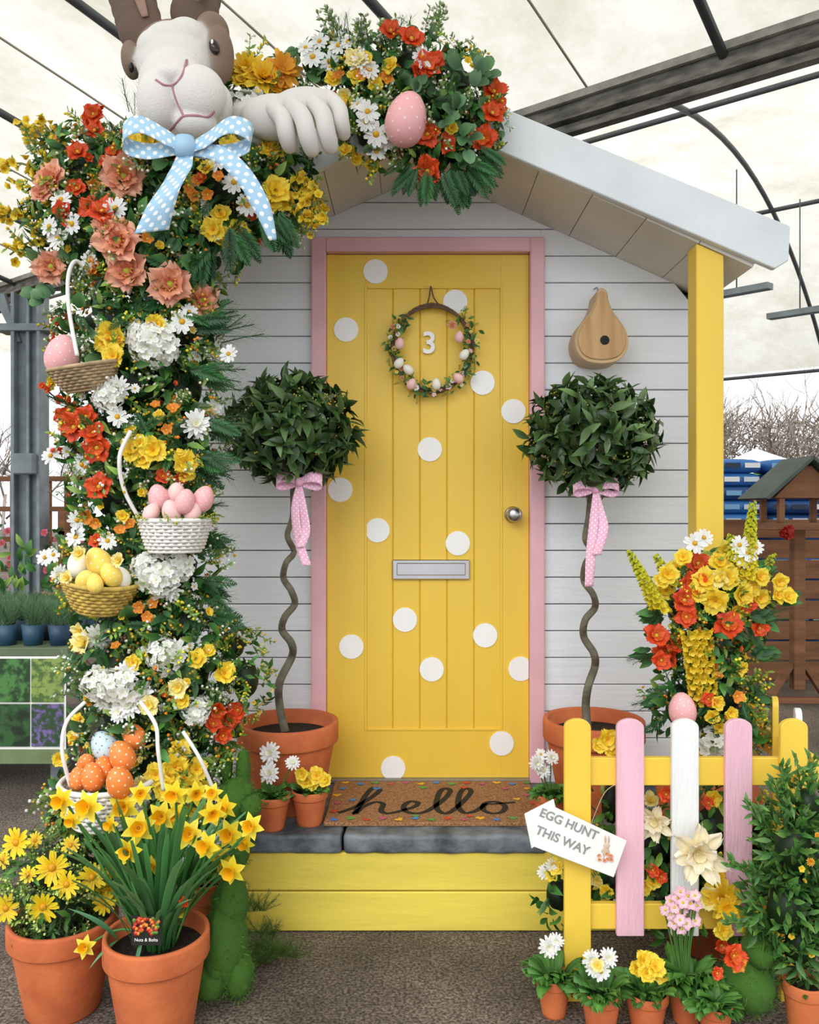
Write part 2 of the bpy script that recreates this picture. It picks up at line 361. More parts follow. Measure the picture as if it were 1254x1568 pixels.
def scatter(mb,blobs,dens,kinds,rmin,rmax,back=.2):
    ks=[k for k,_ in kinds]; w=np.array([x for _,x in kinds],float); w/=w.sum()
    for c,r in blobs:
        area=4*math.pi*r[0]*r[2]
        for _ in range(int(area*dens)):
            d=nrm(rng.normal(size=3))
            if d[1]>back: continue
            p=c+d*r*random.uniform(.95,1.08); 
            if p[2]<.03: continue
            mb.add(random.choice(FL[ks[rng.choice(len(ks),p=w)]]),p,frameZ(nrm(d+np.array([0,-.5,.2])+rng.normal(size=3)*.25)),random.uniform(rmin,rmax),random.uniform(.9,1.05))
def eggT(col,dots=None,nd=46,rd=.1):
    V=[];C=[];Fs=[];nu,nv=20,14
    def s(ph,a,k=1): 
        r=math.sin(ph)*(1-.12*math.cos(ph)); return np.array([r*math.cos(a),r*math.sin(a),1.32*math.cos(ph)])*k
    for j in range(nv+1):
        for i in range(nu): V.append(s(math.pi*j/nv,2*math.pi*i/nu)); C.append(hx(col))
    for j in range(nv):
        for i in range(nu): Fs.append((j*nu+i,(j+1)*nu+i,(j+1)*nu+(i+1)%nu,j*nu+(i+1)%nu))
    ts=[T(V,Fs,C)]
    if dots:
        for i in range(nd):
            ph=math.acos(1-2*(i+.5)/nd); a=i*2.39996; c=s(ph,a,1.012); n=nrm(c*np.array([1,1,.6])); R=frameZ(n)
            vv=[c]+[c+R@np.array([rd*math.cos(q),rd*math.sin(q),-.004]) for q in np.linspace(0,6.283,10,endpoint=False)]
            ts.append(T(vv,[(0,1+k,1+(k+1)%10) for k in range(10)],np.tile(hx(dots),(11,1))))
    return tmerge(ts)
EGG={'pink':eggT('#f0b0b2','#fbe3e0',60,.06),'orange':eggT('#ec8438','#fbe6c8',44,.08),'yellow':eggT('#f5d460','#fff4c8',44,.08),'blue':eggT('#bfd6e0','#8a6a60',50,.06),'cream':eggT('#f6f2e4'),'lpink':eggT('#f4c6c2')}
def egg(name,kind,p,r,tilt=(0,0),parent=None):
    mb=MB(); mb.add(EGG[kind],p,rx(tilt[0])@ry(tilt[1]),r); return mb.build(name,M_solid,parent)
def strip(name,pts,widths,sides,m,parent=None,n=8):
    pts=cr(pts,n); k=len(pts); W=np.interp(np.linspace(0,1,k),np.linspace(0,1,len(widths)),widths); sd=cr([np.array(s,float) for s in sides],max(1,math.ceil(k/len(sides))+1))
    sd=np.array([nrm(sd[int(i*(len(sd)-1)/(k-1))]) for i in range(k)]); V=[];uv=[];Fs=[];L=0
    for i in range(k):
        if i: L+=np.linalg.norm(pts[i]-pts[i-1])
        for j,f in enumerate((-1,-.5,0,.5,1)):
            V.append(pts[i]+sd[i]*W[i]/2*f); uv.append((L,W[i]/2*f+.5))
    for i in range(k-1):
        for j in range(4): a=i*5+j; Fs.append((a,a+1,a+6,a+5))
    o=mesh_obj(name,V,Fs,m,parent=parent,uv=uv); md=o.modifiers.new('thick','SOLIDIFY'); md.thickness=.0015; return o
def basket(name,c,rt,rb,h,m,parent,rings=11,stakes=22,tilt=None):
    V=[];Fc=[];n=stakes*2
    R=rx(tilt[0])@ry(tilt[1]) if tilt else np.eye(3)
    def addt(path,r,closed,ns=5):
        v,f=tube_vf(path,r,ns,closed); o=len(V); V.extend([R@np.array(q)+np.array(c) for q in v]); Fc.extend([tuple(a+o for a in q) for q in f])
    for k in range(rings):
        t=k/(rings-1); rr=rb+(rt-rb)*t**.8; z=h*(t-1); rad=h/rings*.55
        am=.25*rad if 0<k<rings-1 else 0
        if k==rings-1: rad*=1.5
        path=[((rr+rad*.8*math.cos(math.pi*i+math.pi*k)*(am>0))*math.cos(2*math.pi*i/n),(rr+rad*.8*math.cos(math.pi*i+math.pi*k)*(am>0))*math.sin(2*math.pi*i/n),z) for i in range(n)]
        addt(path,rad,True)
    for s_ in range(stakes):
        a=2*math.pi*(s_+.25)/stakes; addt([(rb*math.cos(a),rb*math.sin(a),-h),((rb+rt)/2*1.02*math.cos(a),(rb+rt)/2*1.02*math.sin(a),-h*.5),(rt*math.cos(a),rt*math.sin(a),0)],h/rings*.4,False,4)
    nb=len(V); V.extend([R@np.array([rb*math.cos(2*math.pi*i/24),rb*math.sin(2*math.pi*i/24),-h*.98])+np.array(c) for i in range(24)]); Fc.append(tuple(nb+i for i in range(24)))
    return mesh_obj(name,V,Fc,m,parent=parent)
# ================================================================ GROUND
gm=bpy.data.materials.new('asphalt'); gm.use_nodes=True; nt=gm.node_tree;N=nt.nodes;L=nt.links;b=N['Principled BSDF'];b.inputs['Roughness'].default_value=.85
tc=N.new('ShaderNodeTexCoord');n1=N.new('ShaderNodeTexNoise');n1.inputs['Scale'].default_value=2.2;n1.inputs['Detail'].default_value=8;L.new(tc.outputs['Object'],n1.inputs[0])
n2=N.new('ShaderNodeTexVoronoi');n2.inputs['Scale'].default_value=95;L.new(tc.outputs['Object'],n2.inputs[0])
n3=N.new('ShaderNodeTexNoise');n3.inputs['Scale'].default_value=120;n3.inputs['Detail'].default_value=4;L.new(tc.outputs['Object'],n3.inputs[0])
r1=N.new('ShaderNodeValToRGB');r1.color_ramp.elements[0].color=(*hx('#5e544b'),1);r1.color_ramp.elements[1].color=(*hx('#7f7368'),1);r1.color_ramp.elements[0].position=.35;r1.color_ramp.elements[1].position=.65;L.new(n1.outputs['Fac'],r1.inputs[0])
r2=N.new('ShaderNodeValToRGB');r2.color_ramp.elements[0].color=(.3,.3,.3,1);r2.color_ramp.elements[1].color=(1.35,1.3,1.25,1);r2.color_ramp.elements[0].position=.38;r2.color_ramp.elements[1].position=.62;L.new(n3.outputs['Fac'],r2.inputs[0])
mx=N.new('ShaderNodeMix');mx.data_type='RGBA';mx.blend_type='MULTIPLY';mx.inputs[0].default_value=1;L.new(r1.outputs[0],mx.inputs[6]);L.new(r2.outputs[0],mx.inputs[7])
hs=N.new('ShaderNodeMapRange');hs.inputs[1].default_value=0;hs.inputs[2].default_value=1;hs.inputs[3].default_value=.65;hs.inputs[4].default_value=1.35;L.new(n2.outputs['Color'],hs.inputs[0])
mx2=N.new('ShaderNodeVectorMath');mx2.operation='SCALE';L.new(mx.outputs[2],mx2.inputs[0]);L.new(hs.outputs[0],mx2.inputs['Scale']);L.new(mx2.outputs[0],b.inputs['Base Color'])
bp=N.new('ShaderNodeBump');bp.inputs['Strength'].default_value=.8;bp.inputs['Distance'].default_value=.008;L.new(n3.outputs['Fac'],bp.inputs['Height']);L.new(bp.outputs[0],b.inputs['Normal'])
mesh_obj('floor',[(-40,-8,0),(40,-8,0),(40,60,0),(-40,60,0)],[(0,1,2,3)],gm,smooth=False)
# ================================================================ PLAYHOUSE
XC=.0725; ZA=2.642; SL=.447; XL=-.95; XR=1.095; Z0=.315
house=group('garden_playhouse')
rl=lambda z:(ZA-z)/SL
DX0,DX1,DZ=-.3725,.5125,2.3875
items=[]; gap=.0035; z=2.2225-.1025*22
while z<ZA:
    a,b_=max(z,0)+gap/2,min(z+.1025,ZA)-gap/2
    if b_-a>.01:
        l0,l1=max(XL,XC-rl(a)),max(XL,XC-rl(b_)); r0,r1=min(XR,XC+rl(a)),min(XR,XC+rl(b_))
        if a<DZ:
            bb=b_
            items.append(([(l0,a),(DX0+.01,a),(DX0+.01,bb),(l1,bb)],-.002,.02)); items.append(([(DX1-.01,a),(r0,a),(r1,bb),(DX1-.01,bb)],-.002,.02))
            if b_>DZ: items.append((rect(DX0+.01,DX1-.01,DZ-.01,bb),-.002,.02))
        elif r1-l1>.02: items.append(([(l0,a),(r0,a),(r1,b_),(l1,b_)],-.002,.02))
    z+=.1025
prisms('wall_front_boards',items,M_white,.0025,house)
prisms('wall_front_backing',[([(XL,0),(DX0+.02,0),(DX0+.02,DZ-.02),(XL,2.18)],.019,.04),([(DX1-.02,0),(XR,0),(XR,2.18),(DX1-.02,DZ-.02)],.019,.04),([(DX0,2.2),(DX0,DZ-.02),(DX1,DZ-.02),(DX1,2.2),(XR,2.18),(XC,ZA-.005),(XL,2.18)],.019,.04)],M_dark,0,house)
sb=[(rect(XR-.03,XR-.005,.1025*k+.002,.1025*(k+1)-.002),.045,1.6) for k in range(21)]+[(rect(XL+.005,XL+.03,.1025*k+.002,.1025*(k+1)-.002),.045,1.6) for k in range(21)]
prisms('wall_side_boards',sb,M_white,.0025,house)
prisms('wall_back',[([(XL,0),(XR,0),(XR,2.18),(XC,ZA-.005),(XL,2.18)],1.6,1.63)],M_white,.002,house)
pl=[];tp=[];bd=[];ln=math.hypot(1,SL);ex=1.075
for s in (1,-1):
    nx,nz=s*SL/ln,1/ln
    def q(u,h): return (XC+s*u+nx*h, ZA-SL*u+nz*h)
    npl=6
    for k in range(npl):
        u0,u1=ex*k/npl+.001,ex*(k+1)/npl-.001
        pl.append(([q(u0,0),q(u1,0),q(u1,.018),q(u0,.018)],-.40,1.7))
    tp.append(([q(-.0,.02),q(ex,.02),q(ex+.01,.032),q(0,.05)],-.41,1.72))
    SB=.428; u=1.135; bd.append(([(XC,ZA-.008),(XC+s*u,ZA-.008-SB*u),(XC+s*(u+.045),ZA+.02-SB*u),(XC+s*(u+.05),ZA+.155-SB*(u+.05)),(XC,ZA+.135)],-.43,-.403))
prisms('soffit_boards',pl,M_soff,.001,house); prisms('roof_felt',tp,mat('roof_felt','#4a4c4e',.9,var=.2,nscale=40),.002,house)
prisms('barge_boards',bd,M_barge,.003,house)
def post(x): return ([(x,Z0),(x+.092,Z0),(x+.092,ZA-SL*abs(x+.092-XC)-.004),(x,ZA-SL*abs(x-XC)-.004)],-.40,-.315)
prisms('porch_posts',[post(.958),post(-.885)],M_yel,.003,house)
porch=group('porch_step')
box('porch_base',-.555,XR,-.49,-.002,0,.25,M_dark,0,porch)
prisms('yellow_riser_boards',[(rect(-.56,XR,.003,.128),-.512,-.49),(rect(-.56,XR,.133,.254),-.512,-.49)],M_yelstep,.003,porch)
def slabs():
    xs=[-.57,-.212,.44,XR+.01]; bm=bmesh.new()
    for i in range(3):
        m=bmesh.ops.create_cube(bm,size=1)['verts']; x0,x1=xs[i]+.004,xs[i+1]-.004
        for v in m: v.co=Vector(((x0+x1)/2+v.co.x*(x1-x0),-.262+v.co.y*.53,.285+v.co.z*.06))
    bmesh.ops.bevel(bm,geom=list(bm.edges),offset=.014,segments=3,profile=.6,affect='EDGES')
    bmesh.ops.subdivide_edges(bm,edges=[e for e in bm.edges if e.calc_length()>.1],cuts=14,use_grid_fill=True)
    from mathutils import noise as nz
    for v in bm.verts:
        if v.co.y<-.3: v.co+=Vector(nz.noise_vector(v.co*14))*.0045+Vector(nz.noise_vector(v.co*45))*.002
    me=bpy.data.meshes.new('slate_slabs'); bm.to_mesh(me); bm.free(); me.materials.append(M_slate)
    for p in me.polygons: p.use_smooth=True
    link(bpy.data.objects.new('slate_slabs',me),porch)
slabs()
# door
door=group('door_1')
DL,DR,DB,DT=-.3175,.4575,.345,2.330
px0,px1,pz0,pz1=-.168,.352,.5125,2.205
prisms('trim_frame',[(rect(DX0,DX0+.055,.316,DZ),-.035,.03),(rect(DX1-.055,DX1,.316,DZ),-.035,.03),(rect(DX0+.055,DX1-.055,DZ-.055,DZ),-.035,.03)],M_pink,.004,door)
prisms('door_stiles',[(rect(DL+.001,px0,Z0+.014,DT),.0,.04),(rect(px1,DR-.001,Z0+.014,DT),.0,.04),(rect(px0,px1,pz1,DT),.0,.04),(rect(px0,px1,Z0+.014,pz0),.0,.04)],M_door,.0006,door)
w5=(px1-px0)/5
prisms('door_planks',[(rect(px0+w5*i+.0004,px0+w5*(i+1)-.0004,pz0,pz1),.005,.035) for i in range(5)],M_door,.004,door)
bead=[(rect(px0-.005,px0+.005,pz0-.005,pz1+.005),-.003,.006),(rect(px1-.005,px1+.005,pz0-.005,pz1+.005),-.003,.006),(rect(px0+.005,px1-.005,pz1-.005,pz1+.005),-.003,.006),(rect(px0+.005,px1-.005,pz0-.005,pz0+.005),-.003,.006)]
prisms('door_bead',bead,M_door,.002,door)
box('door_back',DL-.01,DR+.01,.041,.06,Z0,DT+.01,M_dark,0,door)
dots=[(575,416),(697,462),(530,505),(739,586),(786,630),(658,688),(521,750),(578,812),(701,832),(620,949),(743,973),(538,990),(661,1025),(797,1024),(768,1138),(602,1176)]
di=[]
for (a,b_) in dots:
    p=P(a,b_,3.125); R=.0465
    pts=[(min(max(p[0]+R*math.cos(t),DL+.002),DR-.002),p[2]+R*math.sin(t)) for t in np.linspace(0,2*math.pi,48,endpoint=False)]
    inp=px0+.03<p[0]<px1-.03 and pz0<p[2]<pz1
    di.append((pts,-.0045 if not inp else .0005,.004 if inp else 0.0))
prisms('polka_dots',di,M_pure,0,door)
p=P(601,887,3.125); q_=P(719,857,3.125)
prisms('letterbox_plate',[(rect(p[0],q_[0],p[2],q_[2]),-.010,.004)],M_chrome,.003,door)
prisms('letterbox_flap',[(rect(p[0]+.016,q_[0]-.016,p[2]+.016,q_[2]-.012),-.016,-.009)],M_chrome,.003,door)
kp=P(785,788,3.125); Rk=rx(math.pi/2)
lathe('door_knob',[(0,0),(.03,0),(.032,.004),(.028,.008),(.013,.012),(.012,.03),(.026,.04),(.03,.052),(.024,.064),(.012,.069),(0,.07)],(kp[0],.0,kp[2]),M_chrome,parent=door,rot=Rk,n=32)
def text(name,body,loc,size,m,rot=(math.pi/2,0,0),ext=.003,parent=None,bold=0):
    c=bpy.data.curves.new(name,'FONT'); c.body=body; c.size=size; c.extrude=ext; c.align_x='CENTER'; c.align_y='CENTER'; c.offset=bold; c.materials.append(m)
    o=bpy.data.objects.new(name,c); o.location=loc; o.rotation_euler=rot; link(o,parent); return o
n3_=P(657,527,3.125); text('house_number',"3",(n3_[0],-.004,n3_[2]),.115,M_pure,ext=.005,parent=door,bold=.002)
prisms('door_sill',[(rect(DL,DR,Z0+.001,Z0+.014),-.03,.03)],mat('sill_aluminium','#9a9486',.5,.5),.002,door)
# door mat
matg=group('hello_doormat')
M_coir=mat('coir','#c89868',.95,var=.2,nscale=160,bump=1.0,bscale=300,col2='#8f6038')
prisms('mat_base',[(rect(-.282,.452,.3155,.329),-.455,-.04)],M_coir,.003,matg)
hp=[(-.12,0.02),(.1,.25),(.33,.7),(.4,.95),(.3,1.02),(.22,.75),(.15,.3),(.1,-.02),(.2,.25),(.36,.43),(.47,.35),(.45,.1),(.54,.0),(.7,.08),(.9,.25),(.95,.4),(.85,.46),(.76,.3),(.78,.08),(.92,.0),(1.08,.1),(1.3,.5),(1.42,.88),(1.35,1.0),(1.26,.8),(1.2,.3),(1.26,.03),(1.38,.05),(1.58,.45),(1.72,.86),(1.65,1.0),(1.56,.8),(1.5,.3),(1.56,.03),(1.68,.05),(1.8,.2),(1.9,.4),(2.04,.44),(2.14,.28),(2.08,.06),(1.93,0),(1.83,.14),(1.88,.34),(2.02,.36),(2.3,.42)]
pth=cr([(-.21+u*.252,-.375+v*.25,.3305) for u,v in hp],6)
V=[];Fs=[]
for i in range(len(pth)):
    t=nrm(pth[min(i+1,len(pth)-1)]-pth[max(i-1,0)]); s=np.array([-t[1],t[0],0]); wd=.0055+.0045*abs(t[1])
    V+=[pth[i]+s*wd,pth[i]-s*wd,pth[i]+s*wd-np.array([0,0,.004]),pth[i]-s*wd-np.array([0,0,.004])]
for i in range(len(pth)-1):
    a=4*i; Fs+=[(a,a+1,a+5,a+4),(a+2,a,a+4,a+6),(a+1,a+3,a+7,a+5)]
mesh_obj('hello_lettering',V,Fs,M_black,parent=matg,smooth=False)
mb=MB(); hc=['#2f80c8','#c83428','#e8b030','#4a9a48','#b84a78']
th=np.linspace(0,6.283,20,endpoint=False); hv=[(math.sin(t)**3,(13*math.cos(t)-5*math.cos(2*t)-2*math.cos(3*t)-math.cos(4*t))/16,0) for t in th]
hv=hv[::-1]; k=0
HP=[(-.25+.7*i/13,-.432+.012*(i%2)) for i in range(14)]+[(-.24+.68*i/12,-.065-.014*(i%2)) for i in range(13)]+[(-.255,-.36),(-.25,-.28),(-.26,-.2),(-.245,-.13),(.425,-.36),(.43,-.28),(.42,-.2),(.43,-.13),(-.12,-.13),(.05,-.12),(.2,-.12),(.35,-.13),(.38,-.24),(-.2,-.25),(.02,-.4),(.2,-.4)]
for (x,y) in HP:
    mb.add(T(hv,[tuple(range(20))],np.tile(hx(hc[(k*3)%5]),(20,1))),(x,y,.3312),rz(random.uniform(-.6,.6)),random.uniform(.012,.017)); k+=1
mb.build('hearts',M_solid,matg,False)
# bird box
bb=group('pear_birdhouse')
prof=[(921,441),(929,447),(932,462),(940,480),(955,500),(962,520),(958,540),(945,553),(921,557),(897,553),(884,540),(880,520),(887,500),(902,480),(911,462),(914,447)]
pp=cr([P(a,b_,3.0) for a,b_ in prof],4,True)
pin=[(x,z) for x,_,z in pp]; c0=np.mean(np.array(pin),0)
prisms('body',[([tuple(v) for v in pin],-.13,-.002)],mat('birdhouse_rim','#d0b080',.5,nscale=6,stretch=(1,8,1)),.003,bb)
prisms('front_face',[([tuple(c0+(np.array(v)-c0)*.9) for v in pin],-.136,-.128)],M_birch,.002,bb)
ho=P(926,521,2.99); prisms('entrance_hole',[([(ho[0]+.017*math.cos(t),ho[2]+.017*math.sin(t)) for t in np.linspace(0,6.283,24,endpoint=False)],-.1375,-.13)],M_black,0,bb)
tubes('hanging_wire',[cr([(c0[0],-.07,c0[1]+.12),(c0[0]+.004,-.04,c0[1]+.165),(c0[0],-.004,c0[1]+.17)],5)],.0025,M_galv,parent=bb)
# wreath
wr=group('easter_egg_wreath'); wc=P(662,532,3.08); rxw,rzw=.148,.163
pts=[]
for off in range(6):
    pts.append(np.array([[wc[0]+(rxw+.008*math.sin(7*t+off*1.1))*math.sin(t),wc[1]+.02+.006*math.cos(6*t+off*1.57),wc[2]+(rzw+.008*math.cos(7*t+off*1.3))*math.cos(t)] for t in np.linspace(0,6.283,60,endpoint=False)]))
tubes('vine_ring',pts,.004,M_twig,6,wr,True)
tubes('hanging_loop',[cr([(wc[0]-.02,wc[1]+.02,wc[2]+rzw),(wc[0]-.01,wc[1]+.025,wc[2]+rzw+.04),(wc[0]-.005,wc[1]+.03,wc[2]+rzw+.075),(wc[0]+.006,wc[1]+.02,wc[2]+rzw+.03),(wc[0]+.03,wc[1]+.02,wc[2]+rzw-.002)],6)],.003,M_twig,6,wr)
mb=MB()
for i in range(260):
    t=random.uniform(.65,5.6); o=rng.normal(size=3)*np.array([.014,.006,.014]); p=np.array([wc[0]+rxw*math.sin(t),wc[1]+.005,wc[2]+rzw*math.cos(t)])+o
    k=random.choice(['spg','spy','tiny','leaf','lime']); mb.add(random.choice(LF[k]),p,frameXZ(rng.normal(size=3)*np.array([1,.4,1]),[0,-1,0]),random.uniform(.018,.035),random.uniform(.6,1.0))
for i in range(34):
    t=random.uniform(.7,5.5); p=np.array([wc[0]+rxw*math.sin(t),wc[1]-.008,wc[2]+rzw*math.cos(t)])+rng.normal(size=3)*np.array([.012,.003,.012])
    mb.add(random.choice(FL[random.choice(['dai','pal','sal','prp'])]),p,frameZ([0,-1,.1]),random.uniform(.007,.013))
mb.add(FL['sal'][0],P(692,498,3.05),frameZ([0,-1,0]),.018)
mb.build('wreath_flowers',parent=wr)
mb=MB()
for (a,b_,k) in [(612,526,'lpink'),(611,556,'cream'),(630,588,'lpink'),(703,516,'lpink'),(711,543,'cream'),(702,579,'lpink'),(668,588,'cream'),(625,566,'cream')]: mb.add(EGG[k],P(a,b_,3.06),rx(.3)@ry(random.uniform(-.8,.8)),.017)
mb.build('wreath_eggs',M_solid,wr)
# ================================================================ TOPIARY
def bow(parent,c,s,m,tails,wd=.03):
    c=np.array(c)
    for sg in (1,-1):
        pts=[c,c+np.array([sg*.5*s,-.12*s,.22*s]),c+np.array([sg*1.0*s,-.1*s,.2*s]),c+np.array([sg*1.1*s,0,-.02*s]),c+np.array([sg*.8*s,.15*s,-.15*s]),c+np.array([sg*.3*s,.1*s,-.05*s]),c]
        strip('loop',pts,[wd*.45,wd,wd*1.2,wd*1.2,wd*1.1,wd,wd*.45],[(0,.25,1)]*4,m,parent)
    lathe('knot',[(0,-.5),(.5,-.45),(.62,0),(.5,.45),(0,.5)],c+np.array([0,-.01*s,0]),M_pinkp,n=14,parent=parent,scl=(wd*.7,wd*.6,wd*.9))
    for tl,w_ in tails: strip('tail',tl,w_,[(1,.1,0),(1,-.3,.0),(1,.2,0)],m,parent)
def topiary(px,rimy,ballpx,bally,rxp,ryp,bowp,tailp,wave):
    g_=group('bay_topiary_tree'); d=2.86; rim=P(px,rimy,d); x,y=rim[0],rim[1]; h=rim[2]-Z0
    pot(x,y,Z0,.176,h,g_,'terracotta_pot')
    bc=P(ballpx,bally,d-.02); z0=rim[2]-.05
    wp=cr([P(a,b_,d+(.02 if i%2 else -.02)) for i,(a,b_) in enumerate(wave)],10); n=len(wp)
    tubes('spiral_trunk',[wp],[np.linspace(.0150,.0095,n)],M_bark,10,g_)
    mb=MB(); s=d/F; RR=np.array([rxp,rxp*.88,ryp])*s
    for k in range(18):
        dd=nrm(rng.normal(size=3)); bl=(bc+dd*RR*.42,RR*.46)
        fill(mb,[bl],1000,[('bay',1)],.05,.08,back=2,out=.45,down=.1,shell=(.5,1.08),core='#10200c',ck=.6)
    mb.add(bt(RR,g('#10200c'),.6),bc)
    for i in range(520):
        dd=nrm(rng.normal(size=3)); p=bc+dd*RR*random.uniform(.82,1.0)
        tg=rng.normal(size=3); tg=nrm(tg-np.dot(tg,dd)*dd); nn=dd*random.uniform(.1,.8)+tg*.8+np.array([0,0,random.uniform(-.5,.4)]); mb.add(random.choice(LF['bay']),p,frameXZ(nn,dd+rng.normal(size=3)*.4+np.array([0,0,.4])),random.uniform(.055,.085),random.uniform(.8,1.6))
    for i in range(70):
        dd=nrm(rng.normal(size=3)); p=bc+dd*RR*random.uniform(.9,1.0)
        for k in range(4): mb.add(ball(.0035,hx('#b8ac50'),5,3),p+rng.normal(size=3)*.007)
    mb.build('bay_leaves',M_glossleaf,g_)
    b=P(bowp[0],bowp[1],d-.08)
    bow(g_,b,.07,M_pinkrib,[([b]+[P(a,c_,d-.08-.01*i) for i,(a,c_) in enumerate(tl)],[.014,.03,.034,.030]) for tl in tailp],.036)
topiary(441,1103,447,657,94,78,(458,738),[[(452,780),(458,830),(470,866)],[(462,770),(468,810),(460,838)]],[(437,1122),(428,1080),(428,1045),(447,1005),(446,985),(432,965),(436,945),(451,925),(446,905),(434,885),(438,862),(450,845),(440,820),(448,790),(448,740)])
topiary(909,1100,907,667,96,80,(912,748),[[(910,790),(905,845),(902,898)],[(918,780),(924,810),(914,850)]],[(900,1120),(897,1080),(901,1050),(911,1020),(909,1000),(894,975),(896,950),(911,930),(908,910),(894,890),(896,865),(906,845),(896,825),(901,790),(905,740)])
# ================================================================ RABBIT
rab=group('easter_rabbit_statue')
BR=hx('#86705f');WH=hx('#e4e1dc');BD=hx('#6b574a')
def sculpt(name,els,vox,parent,smooth_it=6):
    bm=bmesh.new(); E=[]
    for (px,py,d,a,b_,c_,col) in els:
        s=d/F; c=P(px,py,d); r=np.array([a*s,c_,b_*s]); E.append((c,r,col))
        m=Matrix.Translation(Vector(c))@Matrix.Diagonal((*r,1)); bmesh.ops.create_uvsphere(bm,u_segments=24,v_segments=16,radius=1,matrix=m)
    me=bpy.data.meshes.new(name+'_src'); bm.to_mesh(me); bm.free(); o=bpy.data.objects.new(name,me); sc.collection.objects.link(o)
    md=o.modifiers.new('r','REMESH'); md.mode='VOXEL'; md.voxel_size=vox
    ms=o.modifiers.new('s','SMOOTH'); ms.factor=.5; ms.iterations=smooth_it
    dg=bpy.context.evaluated_depsgraph_get(); me2=bpy.data.meshes.new_from_object(o.evaluated_get(dg)); bpy.data.objects.remove(o)
    V=np.array([v.co[:] for v in me2.vertices]); D=np.stack([np.linalg.norm((V-c)/r,axis=1)+0 for c,r,_ in E],1)
    W=1/(np.maximum(D,.3)**14); W/=W.sum(1)[:,None]; C=W@np.array([e[2] for e in E])
    a=me2.attributes.new('Col','FLOAT_COLOR','POINT'); a.data.foreach_set('color',np.hstack([C,np.ones((len(C),1))]).astype(np.float32).ravel())
    me2.materials.clear(); me2.materials.append(M_fur); me2.polygons.foreach_set('use_smooth',[True]*len(me2.polygons)); me2.name=name
    return link(bpy.data.objects.new(name,me2),parent)
def chain(p0,p1,d0,d1,r0,r1,dep,col,n=6):
    return [(p0[0]+(p1[0]-p0[0])*t,p0[1]+(p1[1]-p0[1])*t,d0+(d1-d0)*t,r0+(r1-r0)*t,(r0+(r1-r0)*t),dep,col) for t in np.linspace(0,1,n)]
els=[(270,95,2.60,62,55,.13,BR),(264,95,2.46,56,50,.07,WH),(285,62,2.47,34,32,.06,WH),(240,78,2.46,30,30,.06,WH),(262,66,2.46,42,30,.06,WH),(305,75,2.48,20,34,.05,WH),(264,128,2.42,52,50,.07,WH),(243,155,2.385,33,46,.065,WH),(304,146,2.385,42,44,.065,WH),
 (263,116,2.36,26,16,.035,WH),(298,190,2.40,34,24,.055,WH),(272,178,2.44,62,42,.08,WH),(330,160,2.44,26,34,.06,WH),(201,92,2.49,14,28,.05,BR),(334,85,2.50,24,44,.06,BR),(325,50,2.52,26,28,.06,BR),(300,215,2.58,80,50,.10,BR)]
els+=chain((216,46),(165,-130),2.60,2.7,36,36,.035,BD,11)+chain((298,18),(335,-150),2.62,2.7,38,28,.035,BD,10)
head=sculpt('head_and_ears',els,.0055,rab,3)
bvh=BVHTree.FromPolygons([v.co[:] for v in head.data.vertices],[tuple(p.vertices) for p in head.data.polygons])
def onhead(px,py,lift=.0):
    O=Vector((0,CAMY,CAMZ)); D=(Vector(P(px,py,1))-O).normalized(); h=bvh.ray_cast(O,D)
    return np.array(h[0]+h[1]*lift) if h[0] else P(px,py,2.4)
M_pnk=mat('rabbit_pink_line','#b88490',.7); 
lines=[[(238,122),(250,130),(262,131),(272,125),(280,112),(286,92)],[(264,131),(268,148),(275,165),(281,178)],[(255,205),(262,198),(272,186),(281,178),(300,177),(318,179),(328,170)]]
tubes('nose_and_mouth_lines',[cr([onhead(a,b_,-.0005) for a,b_ in l],5) for l in lines],.004,M_pnk,6,rab)
ey=onhead(328,72); mb=MB(); mb.add(ball(1,hx('#1a1210'),16,10),ey,ry(-.35)@np.diag([.015,.010,.024]),1); mb.add(ball(1,hx('#ffffff'),8,6),ey+np.array([-.004,-.011,.010]),np.diag([.004,.003,.007]),1)  # dark eye with a white bead imitating a highlight
ey2=onhead(199,98); mb.add(ball(1,hx('#1a1210'),16,10),ey2+np.array([0,.01,0]),np.diag([.009,.012,.02]),1); mb.build('eyes',attr_mat('gloss_eye',.12,0),rab)
M_ear=mat('inner_ear_pink','#a88878',.8)
for a,b_,c_,d_ in ((222,25,182,-100),(306,0,332,-120)):
    u=P(a,b_,2.56);v=P(c_,d_,2.64); strip('inner_ear',[u,(u+v)/2,v],[.02,.045,.012],[(1,0,.2)]*3,M_ear,rab)
els=[(420,180,2.50,52,34,.06,WH),(470,165,2.48,55,30,.055,WH),(395,190,2.56,50,36,.07,WH)]
arm=sculpt('paw_palm',els,.006,rab,4)
fg=[((408,160),(432,180),(446,232),2.44),((438,152),(462,178),(480,238),2.42),((468,146),(492,172),(508,234),2.43),((496,142),(518,165),(528,212),2.45)]
mb=MB()
for i,(a,b_,c_,d) in enumerate(fg):
    path=cr([P(a[0],a[1],d+.04),P(b_[0],b_[1],d-.02),P((b_[0]+c_[0])/2,(b_[1]+c_[1])/2,d-.03),P(c_[0],c_[1],d+.01)],6)
    n=len(path); tt=np.linspace(0,1,n); r=(.0275 if i<3 else .024)*np.sqrt(np.clip(1-((tt-.5)/.53)**4,.02,1))
    v,f=tube_vf(path,r,14); mb.add(T(v,f,np.tile(WH,(len(v),1))),(0,0,0))
mb.build('paw_fingers',M_fur,rab)
